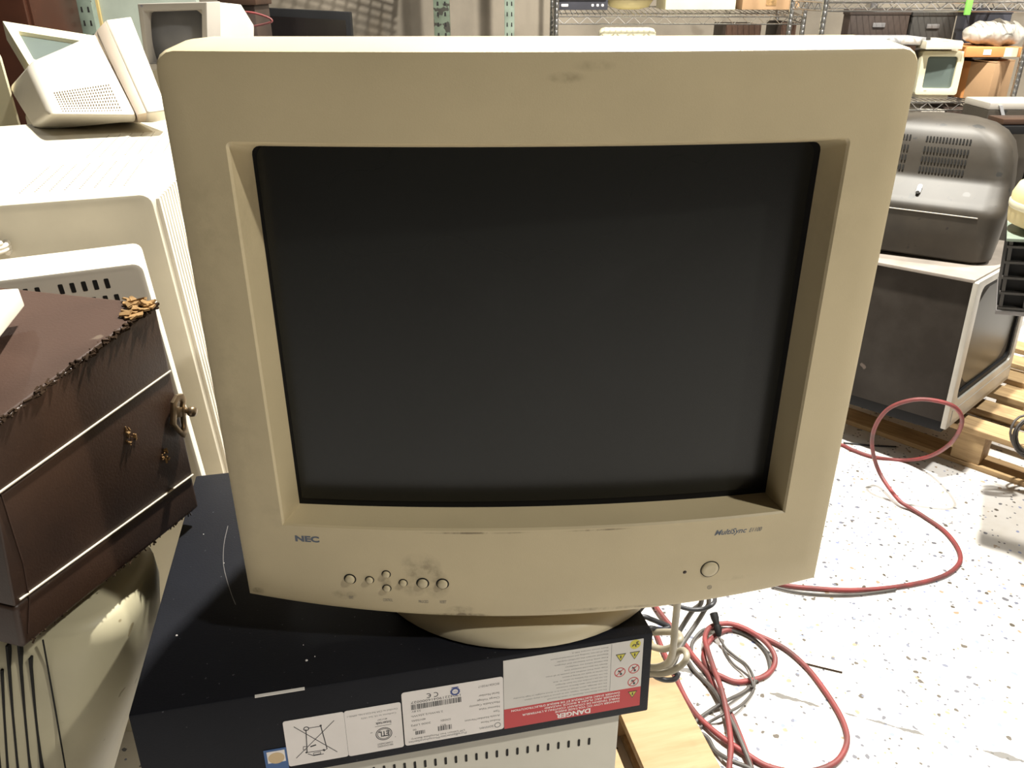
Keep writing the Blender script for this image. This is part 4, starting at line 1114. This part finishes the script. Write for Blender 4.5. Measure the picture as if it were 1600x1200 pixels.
obj('lid', bx((-hw2, -.11, h), (hw2, .11, h+.03), .008), 'grey_bezel', t, 30); obj('lid_arm', hexa(BM(), [V(q) for q in ((-.06, -.118, h-.05), (-.045, -.118, h-.05), (-.045, -.111, h-.05), (-.06, -.111, h-.05), (-.095, -.118, h+.02), (-.08, -.118, h+.02), (-.08, -.111, h+.02), (-.095, -.111, h+.02))]), 'silver', t, 0)

# ================================================================== TV ON PALLET, right
TV_O = V((1.363, 2.283, .176)); TV_R = rotYPR(.77, -.035, .03)
tv = thing('console_television', 'brown wooden console television standing turned away on a pallet', 'television', TV_O, TV_R)
TH = .487
# local: -x face is... u (+y) runs along the visible side, v (+x) along the screen side
obj('cabinet', bx((.012, 0, .02), (.60, .50, TH-.004), .003), 'tv_wood', tv, 30)
obj('cabinet_top', bx((.0, -.004, TH-.006), (.60, .505, TH+.004), .002), 'tv_top', tv, 30)
fr = frame((0, 0, 0), (1, 0, 0), (0, 0, 1), (0, -1, 0))
ou = rrect(.60, TH-.004, .006, 4, .30, TH/2); iu = rrect(.52, .375, .03, 4, .305, .275)
obj('front_frame', ring_prism(BM(), ou, iu, .016, fr), 'tv_trim', tv, 30, .002)
ou2 = rrect(.52, .375, .03, 4, .305, .275); iu2 = rrect(.485, .34, .03, 4, .305, .275)
obj('screen_gasket', ring_prism(BM(), ou2, iu2, .009, fr), 'black_plastic', tv, 30)
g = [[V((.06+.49*i/12, -.002 + .010*(((i-6)/6)**2+((j-6)/6)**2)*.5 - .004, .10+.345*j/12)) for i in range(13)] for j in range(13)]
obj('screen', loft(BM(), g, False, False, False), 'tv_glass', tv, 60)
obj('plinth', bx((.02, .0, -.018), (.58, .48, .02), .002), 'black_plastic', tv, 30)
obj('sill', hexa(BM(), [V(q) for q in ((.03, -.018, .02), (.58, -.018, .02), (.58, 0, .02), (.03, 0, .02), (.03, -.018, .06), (.58, -.018, .06), (.58, 0, .078), (.03, 0, .078))]), 'tv_trim', tv, 30)
bpy.context.view_layer.update()

# pallet below the TV
a1 = V((.70, -.714, 0)).normalized(); a2 = V((.714, .70, 0)).normalized()
pO = V((1.45, 2.41, 0)) - a2*.0
tp = thing('wooden_pallet', 'wooden pallet on the floor carrying the old televisions at right', 'pallet', pO, Matrix(((a1.x, a2.x, 0), (a1.y, a2.y, 0), (0, 0, 1))))
PX0, PX1 = -.72, .62
for k in range(6):
    y = -.0 + k*.165; obj('deck_board', bx((PX0, y, .120), (PX1, y+.095, .140), .002), 'pallet', tp, 30)
for k in range(3):
    y = .0 + k*.41; obj('bottom_board', bx((PX0, y, 0), (PX1, y+.10, .018), .002), 'pallet', tp, 30)
for x in (PX0, -.12+.16, PX1-.09):
    for y in (.0, .41, .82): obj('block', bx((x, y+.004, .018), (x+.09, y+.096, .1205), .002), 'pallet', tp, 30)
# rest board so that the overhanging television sits on timber
# dusty grey rear housing on the TV
dome_yaw = rad(-33)
zb = (TV_O + TV_R @ V((.25, .25, TH+.004))).z + .012
ctr = TV_O + TV_R @ V((.30, .27, TH))
dm = thing('crt_monitor', 'dusty dark grey monitor back with slotted vents, on top of the brown television', 'monitor', (ctr.x-.045, ctr.y-.02, zb), rotYPR(dome_yaw))
HW = .255
def sect(z, ry, w, d, r):
    return [V((x, y, z)) for x, y in rrect(2*w, d-ry, r, 8, 0, (d+ry)/2-.0)]
lv = [(.0, -.125, HW*.90, .22, .05), (.010, -.135, HW*.96, .23, .06), (.115, -.14, HW*.985, .24, .065), (.155, -.14, HW*.99, .24, .066), (.172, -.138, HW*.99, .24, .066), (.186, -.130, HW*.985, .24, .065), (.202, -.112, HW*.98, .24, .064),
      (.248, -.062, HW*.965, .24, .060), (.259, -.052, HW*.96, .24, .058), (.272, -.047, HW*.95, .24, .056), (.315, -.038, HW*.93, .235, .055), (.368, -.026, HW*.865, .23, .06), (.405, -.010, HW*.76, .22, .07), (.428, .010, HW*.62, .21, .07), (.442, .035, HW*.42, .19, .06), (.449, .07, HW*.18, .16, .03)]
lv = [(z*.91, *r_) for z, *r_ in lv]
obj('housing', loft(BM(), [sect(*l) for l in lv]), 'smoke_grey', dm, 50)
for cx in (-.10, .045):
    for j in range(4):
        z0 = (.283+.033*j)*.91; y = next((p[1]+(q_[1]-p[1])*(z0-p[0])/(q_[0]-p[0]) for p, q_ in zip(lv, lv[1:]) if p[0] <= z0 <= q_[0]))-.002
        b = BM()
        for k in range(11 if cx < 0 else 14):
            x = cx-.062+.0095*k
            prism(b, rrect(.0045, .0165, .001, 2, x, 0), .003, frame((0, y+.001, z0), (1, 0, 0), (0, .22, 1), (0, -1, .22)))
        obj('vent_row', b, 'dark_slot', dm, 0)
m = frame((.000, -.094, .2035), (1, 0, 0), V((0, .74, .67)), V((0, -.67, .74)))
obj('slot', prism(BM(), rrect(.013, .034, .006, 5), .004, m), 'grey_bezel', dm, 0); b = lathe(BM(), [(.006, .0), (.006, .005)], 14, m @ Matrix.Translation((-.001, -.016, .001))); obj('screw_hole', b, 'dark_slot', dm, 0)
m = frame((.135, -.089, .1995), (1, 0, 0), V((0, .74, .67)), V((0, -.67, .74)))
obj('knockout', prism(BM(), circle(.011, 18), .003, m), 'dark_grey', dm, 0)
b = BM(); tube(b, [V((x, y-.001, .145)) for x, y in [(-HW*.9, -.140), (HW*.72, -.140)]], .0018, 6); obj('seam', b, 'grey_bezel', dm, 60)
obj('foot', bx((-.16, -.10, -.0115), (.16, .18, .003), .003), 'black_plastic', dm, 30)

# objects cut by the right edge: dark crate, pale round thing, on a hidden cabinet
sd = thing('side_cabinet', 'dark cabinet beyond the right picture edge carrying the crate', 'cabinet', (2.13, 1.62, 0))
crO = atY(1556, 489, 1.98)
obj('carcass', bx((-.30, -.22, 0), (.40, .26, crO.z-.012), .004), 'brown_dark', sd, 30); obj('door', bx((-.28, -.25, .04), (.38, -.238, crO.z-.03), .003), 'leather', sd, 30)
cr_ = thing('plastic_crate', 'dark grey slotted plastic crate at the right edge beside the brown television', 'crate', (crO.x, 1.98, crO.z), rotYPR(rad(-29), 0, rad(-5)))
hC = atY(1556, 377, 1.98).z - crO.z
b = BM(); box(b, (0, .012, 0), (.75, .30, hC-.004)); obj('body', b, 'black_plastic', cr_, 0, .003)
for i in range(9): obj('rib', bx((.004+.085*i*.62, -.001, .0), (.012+.085*i*.62, .013, hC), 0), 'dark_grey', cr_, 0)
for j in range(5): obj('rail', bx((0, -.003, .012+j*(hC-.03)/4), (.75, .013, .018+j*(hC-.03)/4), 0), 'dark_grey', cr_, 0)
obj('bottom_lip', bx((-.002, -.006, -.002), (.752, .30, .010), .002), 'grey_metal', cr_, 30)
b = bx((-.004, -.010, hC), (.752, .305, hC+.008), .002); obj('top_lip', b, 'green_paint', cr_, 30)
bpy.context.view_layer.update()
a = atY(1645, 370, 2.02)
rt = thing('round_canister', 'pale yellow round-edged canister on the dark crate at the right edge', 'canister', (a.x+.01, 2.02, crO.z+hC+.020)); hk = .115
obj('body', lathe(BM(), [(.09, 0), (.118, .012), (.122, .04), (.122, hk*.7), (.112, hk*.92), (.09, hk)], 32), 'skin_yellow', rt, 50)
obj('band', lathe(BM(), [(.1225, hk*.42), (.1245, hk*.45), (.1245, hk*.55), (.1225, hk*.58)], 32), 'cream_bright', rt, 50)
obj('lid', lathe(BM(), [(.09, hk-.002), (.094, hk+.006), (.085, hk+.016), (.02, hk+.02)], 32), 'cream_bright', rt, 50)
b = bx((-.008, 0, 0), (.25, .12, .022), .004); o = obj('brown_tray', b, 'leather', None, 30); a = atY(1569, 195, 3.5); tag(o, 'brown edged tray end behind the grey monitor back at the right edge', 'tray', loc=a)
st = thing('stool', 'dark stool carrying the brown tray beyond the grey monitor back', 'stool', (a.x+.12, a.y+.06, 0)); obj('seat', bx((-.13, -.08, a.z-.035), (.14, .08, a.z-.003), .004), 'black_plastic', st, 30)
for sx in (-1, 1):
    for sy in (-1, 1): obj('leg', bx((sx*.11-.012, sy*.065-.012, 0), (sx*.11+.012, sy*.065+.012, a.z-.034), .002), 'black_plastic', st, 30)
# pale corner peeking out beside the bezel
a = atY(1424, 190, 3.62)
tr = thing('crt_monitor', 'pale cream monitor corner peeking out between main monitor and grey back', 'monitor', (a.x-.12, 3.77, .0))
obj('housing', loft(BM(), [[V((x, y, z+(a.z)-.11-(a.z-.22)*.0)) for x, z in rrect(.26*k, .24*k, .03, 4)] for y, k in ((-.15, 1), (-.05, 1), (.10, .8))]), 'skin_yellow', tr, 40)
obj('screen', prism(BM(), rrect(.19, .15, .01, 3, 0, a.z-.105), .002, frame((0, -.15, 0), (1, 0, 0), (0, 0, 1), (0, -1, 0))), 'glass_grey', tr, 0)
obj('pedestal', bx((-.10, -.10, 0), (.10, .08, a.z-.225), .01), 'beige', tr, 30)

# grey cable coil on the pallet
b = BM(); ce = atZ(1606, 690, .17)
pts = []
for k in range(91):
    t_ = k/18; a_ = 2*PI*t_; rr_ = .062+.006*math.sin(3.1*t_)
    pts.append(ce + V((rr_*math.cos(a_)*.8, rr_*math.sin(a_)*.35 - .012*math.sin(t_*2), rr_*math.sin(a_)*.82 + .004*math.cos(5*t_) + .02)))
tube(b, pts, .0038, 7)
o = obj('cable', b, 'rubber_grey', None, 60); tag(o, 'grey cable coil hanging on the pallet edge at far right', 'cable')

# ================================================================== HOSE AND CABLES
def fl_(px, py, z=.0): return atZ(px, py, z)
HR = .0062
def run(lst, default=HR):
    return [atY(p[0], p[1], p[3]) if len(p) > 3 else fl_(p[0], p[1], p[2] if len(p) > 2 else default) for p in lst]
def k8(x, y, z=HR): return (1000+x/4, 900+y/4, z)
far = [(1296, 700), (1314, 695), (1332, 703), (1365, 714), (1410, 719), (1452, 713, 0, 2.30), (1486, 692, 0, 2.20), (1503, 660, 0, 2.13), (1493, 637, 0, 2.11), (1462, 626, 0, 2.12), (1425, 625, 0, 2.14), (1388, 639, 0, 2.17),
       (1367, 668, 0, 2.20), (1363, 700, 0, 2.22), (1375, 740, 0, 2.22), (1403, 780, .02), (1425, 795, .009), (1445, 808), (1478, 832), (1499, 862), (1496, 884), (1466, 903), (1400, 917), (1330, 922), (1270, 919), (1225, 914), (1160, 900), (1100, 890), (1050, 905), (1020, 930),
       (1028, 952, .012), (1062, 995), (1083, 1025), (1107, 1055), (1122, 1085), k8(520, 790), k8(570, 870, .008), k8(625, 1000, .008), k8(680, 1150, .008), k8(720, 1300, .008)]
b = BM(); tube(b, catmull(run(far), 8), HR, 10)
o = obj('air_hose', b, 'rubber_red', None, 60); tag(o, 'long red hose rising in a loop before the pallet and sweeping over the floor', 'hose')
near = [k8(560, 1330, .016), k8(558, 1200, .016), k8(568, 1060, .018), k8(550, 900, .022), k8(512, 720, .03), k8(462, 580, .03), k8(422, 460, .028), k8(405, 385, .026), k8(432, 325, .022), k8(500, 300, .02), k8(580, 302, .02), k8(680, 340, .02), k8(780, 410, .02),
        k8(838, 490, .014), k8(838, 560), k8(785, 622), k8(700, 650), k8(600, 662), k8(510, 628), k8(440, 590), k8(408, 540), k8(400, 480), k8(432, 410), k8(490, 360), k8(560, 335), k8(650, 345), k8(740, 372), k8(900, 450), k8(1040, 570), k8(1150, 710), k8(1245, 860), k8(1292, 985),
        k8(1282, 1080), k8(1220, 1165), k8(1100, 1215), k8(960, 1225), k8(850, 1205), k8(760, 1172), k8(640, 1095, .010), k8(520, 1015, .012), k8(400, 915, .010), k8(322, 825), k8(262, 720), k8(212, 605), k8(150, 480), k8(90, 330)]
b = BM(); tube(b, catmull(run(near), 8), HR, 10)
o = obj('air_hose', b, 'rubber_red', None, 60); tag(o, 'coiled red hose on the floor right of the pale deck board', 'hose')
# grey cables on the floor
def cable(lst, r, mat, label, n=8, sub=8):
    b = BM(); tube(b, catmull(run(lst, r), sub), r, n); o = obj('cable', b, mat, None, 60); tag(o, label, 'cable'); return o
cable([k8(320, 470), k8(330, 410), k8(385, 345, .01), k8(440, 330, .012), k8(540, 330, .008), k8(650, 360, .006), k8(730, 410), k8(790, 480), k8(812, 560), k8(800, 600), k8(740, 640), k8(690, 690), k8(640, 730), k8(540, 780, .016), k8(440, 840), k8(370, 890), k8(330, 930)], .0042, 'rubber_grey', 'dusty grey cable curving inside the red hose loop towards the board')
pc_ = cable([k8(492, 375, .02), k8(510, 410, .016), k8(540, 455, .008), k8(600, 505), k8(660, 550), k8(700, 610, .012), k8(715, 680), k8(690, 745), k8(620, 815, .014), k8(520, 865, .02), k8(430, 915), k8(350, 960)], .0032, 'rubber_grey', 'thin grey cable with a black plug lying inside the red hose loop')
b = BM(); P0 = fl_(*k8(492, 378, .02)); P1 = fl_(*k8(488, 335, .03)); P2 = fl_(*k8(468, 262, .045))
tube(b, [P0, lerp(P0, P1, .5), P1, lerp(P1, P2, .35), lerp(P1, P2, .36), P2, P2+(P2-P1).normalized()*.012], lambda t: (.005, .008, .0095, .009, .0065, .010, .010)[min(int(t*6+.5), 6)], 10)
pg = obj('plug', b, 'black_plastic', pc_, 50)
cable([k8(515, 405, .012), k8(530, 470, .006), k8(580, 545), k8(640, 595, .008), k8(690, 640, .018), k8(705, 690, .012), k8(670, 690)], .0028, 'rubber_grey', 'thinnest grey wire inside the red hose loop')
cable([k8(300, 530), k8(340, 590), k8(390, 640), k8(450, 700, .012), k8(510, 790, .018), k8(570, 900, .018), k8(630, 1030, .02), k8(690, 1180, .012), k8(740, 1320)], .0048, 'rubber_grey', 'dark grey cable running down past the board under the red hose')
cable([k8(330, 960), k8(420, 1010), k8(470, 1090), k8(560, 1150, .016), k8(680, 1200, .014), k8(780, 1260)], .0048, 'rubber_grey', 'dark grey cable along the right edge of the pale board')
cable([(1318, 692), (1340, 694), (1362, 696), (1400, 698)], .003, 'rubber_black', 'thin black cable on the floor before the television pallet')
cable([k8(820, 64), k8(950, 95), k8(1100, 113), k8(1300, 118), k8(1450, 105), k8(1600, 84)], .0034, 'rubber_grey', 'thin grey cable running beside the far red hose')
b = BM(); tube(b, run([k8(1030, 545, .003), k8(1130, 570, .003), k8(1265, 602, .003)]), .0018, 6); o = obj('twig', b, 'splinter_dark', None, 60); tag(o, 'thin brown stick lying on the floor right of the red hose coil', 'stick')
# cables hanging behind the battery box
def hang(lst, r, mat, label, n=10):
    P = [p if isinstance(p, V) else atY(*p) for p in lst]; D = [P[0]]
    for p, q_ in zip(P, P[1:]):                     # keep the long hidden runs taut
        if (q_-p).length > .12: D += [lerp(p, q_, .12), lerp(p, q_, .5), lerp(p, q_, .88)]
        D.append(q_)
    b = BM(); tube(b, catmull(D, 8), r, n); o = obj('cable', b, mat, None, 60); tag(o, label, 'cable'); return o
PLUG = lambda k: V((.10+.02*k, .985, 1.10))          # sockets at the back of the monitor
DOWN = lambda k: [V((-.02+.013*k, .97, .40)), V((-.06+.018*k, 1.0, .152)), V((-.10+.02*k, 1.06, .150))]   # down to the pallet
hang([PLUG(0), k8(240, 40, .86), k8(232, 180, .87), k8(220, 300, .88), k8(212, 400, .88), k8(203, 480, .89), k8(175, 540, .90), k8(120, 567, .91), k8(50, 570, .92), k8(-60, 575, .93)] + DOWN(0), .0052, 'cable_beige', 'thick beige cable dropping from the monitor and bending behind the battery box')
hang([k8(-60, 585, .93), k8(60, 604, .92), k8(130, 610, .91), k8(200, 592, .90), k8(255, 560, .90), k8(289, 520, .90), k8(288, 480, .91), k8(262, 464, .92), k8(226, 486, .925), k8(196, 540, .93), k8(150, 580, .935), k8(70, 592, .94), k8(-60, 590, .95)] + DOWN(1), .0050, 'cable_beige', 'beige cable looping widest to the right beside the battery box corner')
hang([k8(-60, 400, .94), k8(40, 428, .93), k8(95, 447, .92), k8(150, 457, .91), k8(205, 440, .90), k8(246, 405, .90), k8(252, 378, .91), k8(228, 355, .92), k8(180, 350, .94), k8(90, 352, .96), k8(-60, 360, .97)] + DOWN(2), .0050, 'cable_beige', 'upper beige cable loop beside the battery box corner')
hang([PLUG(1), k8(385, 150, 1.05), k8(330, 215, 1.05), k8(280, 290, 1.05), k8(240, 360, 1.04), k8(215, 440, 1.02), k8(185, 540, 1.0), k8(140, 600, .98), k8(60, 600, .97), k8(-80, 600, .97)] + DOWN(3), .0042, 'rubber_grey', 'grey cable slanting down behind the beige cable loops, left of two')
hang([PLUG(2), k8(430, 150, 1.10), k8(400, 220, 1.10), k8(350, 300, 1.10), k8(295, 380, 1.08), k8(250, 450, 1.06), k8(215, 540, 1.03), k8(160, 600, 1.0), k8(60, 620, .99), k8(-80, 620, .99)] + DOWN(4), .0042, 'rubber_grey', 'grey cable slanting down behind the beige cable loops, right of two')
hang(DOWN(5)[::-1] + [k8(60, 160, .98), k8(200, 172, 1.0), k8(260, 195, 1.0), k8(330, 210, 1.0), k8(400, 205, 1.0), k8(450, 180, 1.0), k8(468, 145, 1.02), k8(440, 100, 1.05), k8(300, 60, 1.05), PLUG(3)], .0036, 'rubber_black', 'black cable looping just below the lower right edge of the monitor')
hang([k8(-80, 270, .98), k8(20, 255, .98), k8(70, 270, .98), k8(130, 295, .98), k8(180, 318, .98), k8(130, 335, .97), k8(70, 325, .96), k8(20, 335, .96), k8(-80, 360, .96)] + DOWN(6), .0040, 'rubber_black', 'black cable end behind the right corner of the battery box')
hang([k8(-80, 605, .975), k8(60, 612, .98), k8(110, 635, .98), k8(160, 650, .98), k8(215, 645, .98), k8(236, 615, .985), k8(200, 600, .99), k8(60, 600, 1.0), k8(-80, 600, 1.0)] + DOWN(7), .0042, 'rubber_black', 'dark cable under the beige cable loops above the pale board')

# ================================================================== LIGHT
def lamp(name, label, p, size, power, col=(1, .965, .87), spread=None):
    t = thing(name, label, 'ceiling lamp', p)
    obj('housing', bx((-size/2-.03, -size/2-.03, .02), (size/2+.03, size/2+.03, .12), .01), 'lamp_metal', t, 30)
    ld = bpy.data.lights.new(name+'_light', 'AREA'); ld.shape = 'SQUARE'; ld.size = size; ld.energy = power; ld.color = col
    lo = bpy.data.objects.new(name+'_light', ld); COL.objects.link(lo); lo.parent = t; lo.location = (0, 0, 0)
    return t
lamp('ceiling_lamp', 'square ceiling lamp above the open floor behind the monitor', (.70, 2.30, 4.6), .14, 800)
lamp('ceiling_lamp', 'square ceiling lamp above the wire racks at right', (3.2, 2.7, 4.6), .25, 480)
lamp('ceiling_lamp', 'square ceiling lamp above the right front of the room', (2.9, -1.0, 4.6), .16, 270)
lamp('ceiling_lamp', 'square ceiling lamp above the left rear of the room', (-3.4, 4.4, 4.6), .30, 70)
w = bpy.data.worlds.new('world'); SC.world = w; w.use_nodes = True
bg = w.node_tree.nodes['Background']; bg.inputs[0].default_value = (1, .95, .88, 1); bg.inputs[1].default_value = .25

SC.view_settings.view_transform = 'Standard'; SC.view_settings.look = 'None'
SC.view_settings.exposure = -0.60; SC.view_settings.gamma = 1.0
SC.view_settings.use_curve_mapping = False
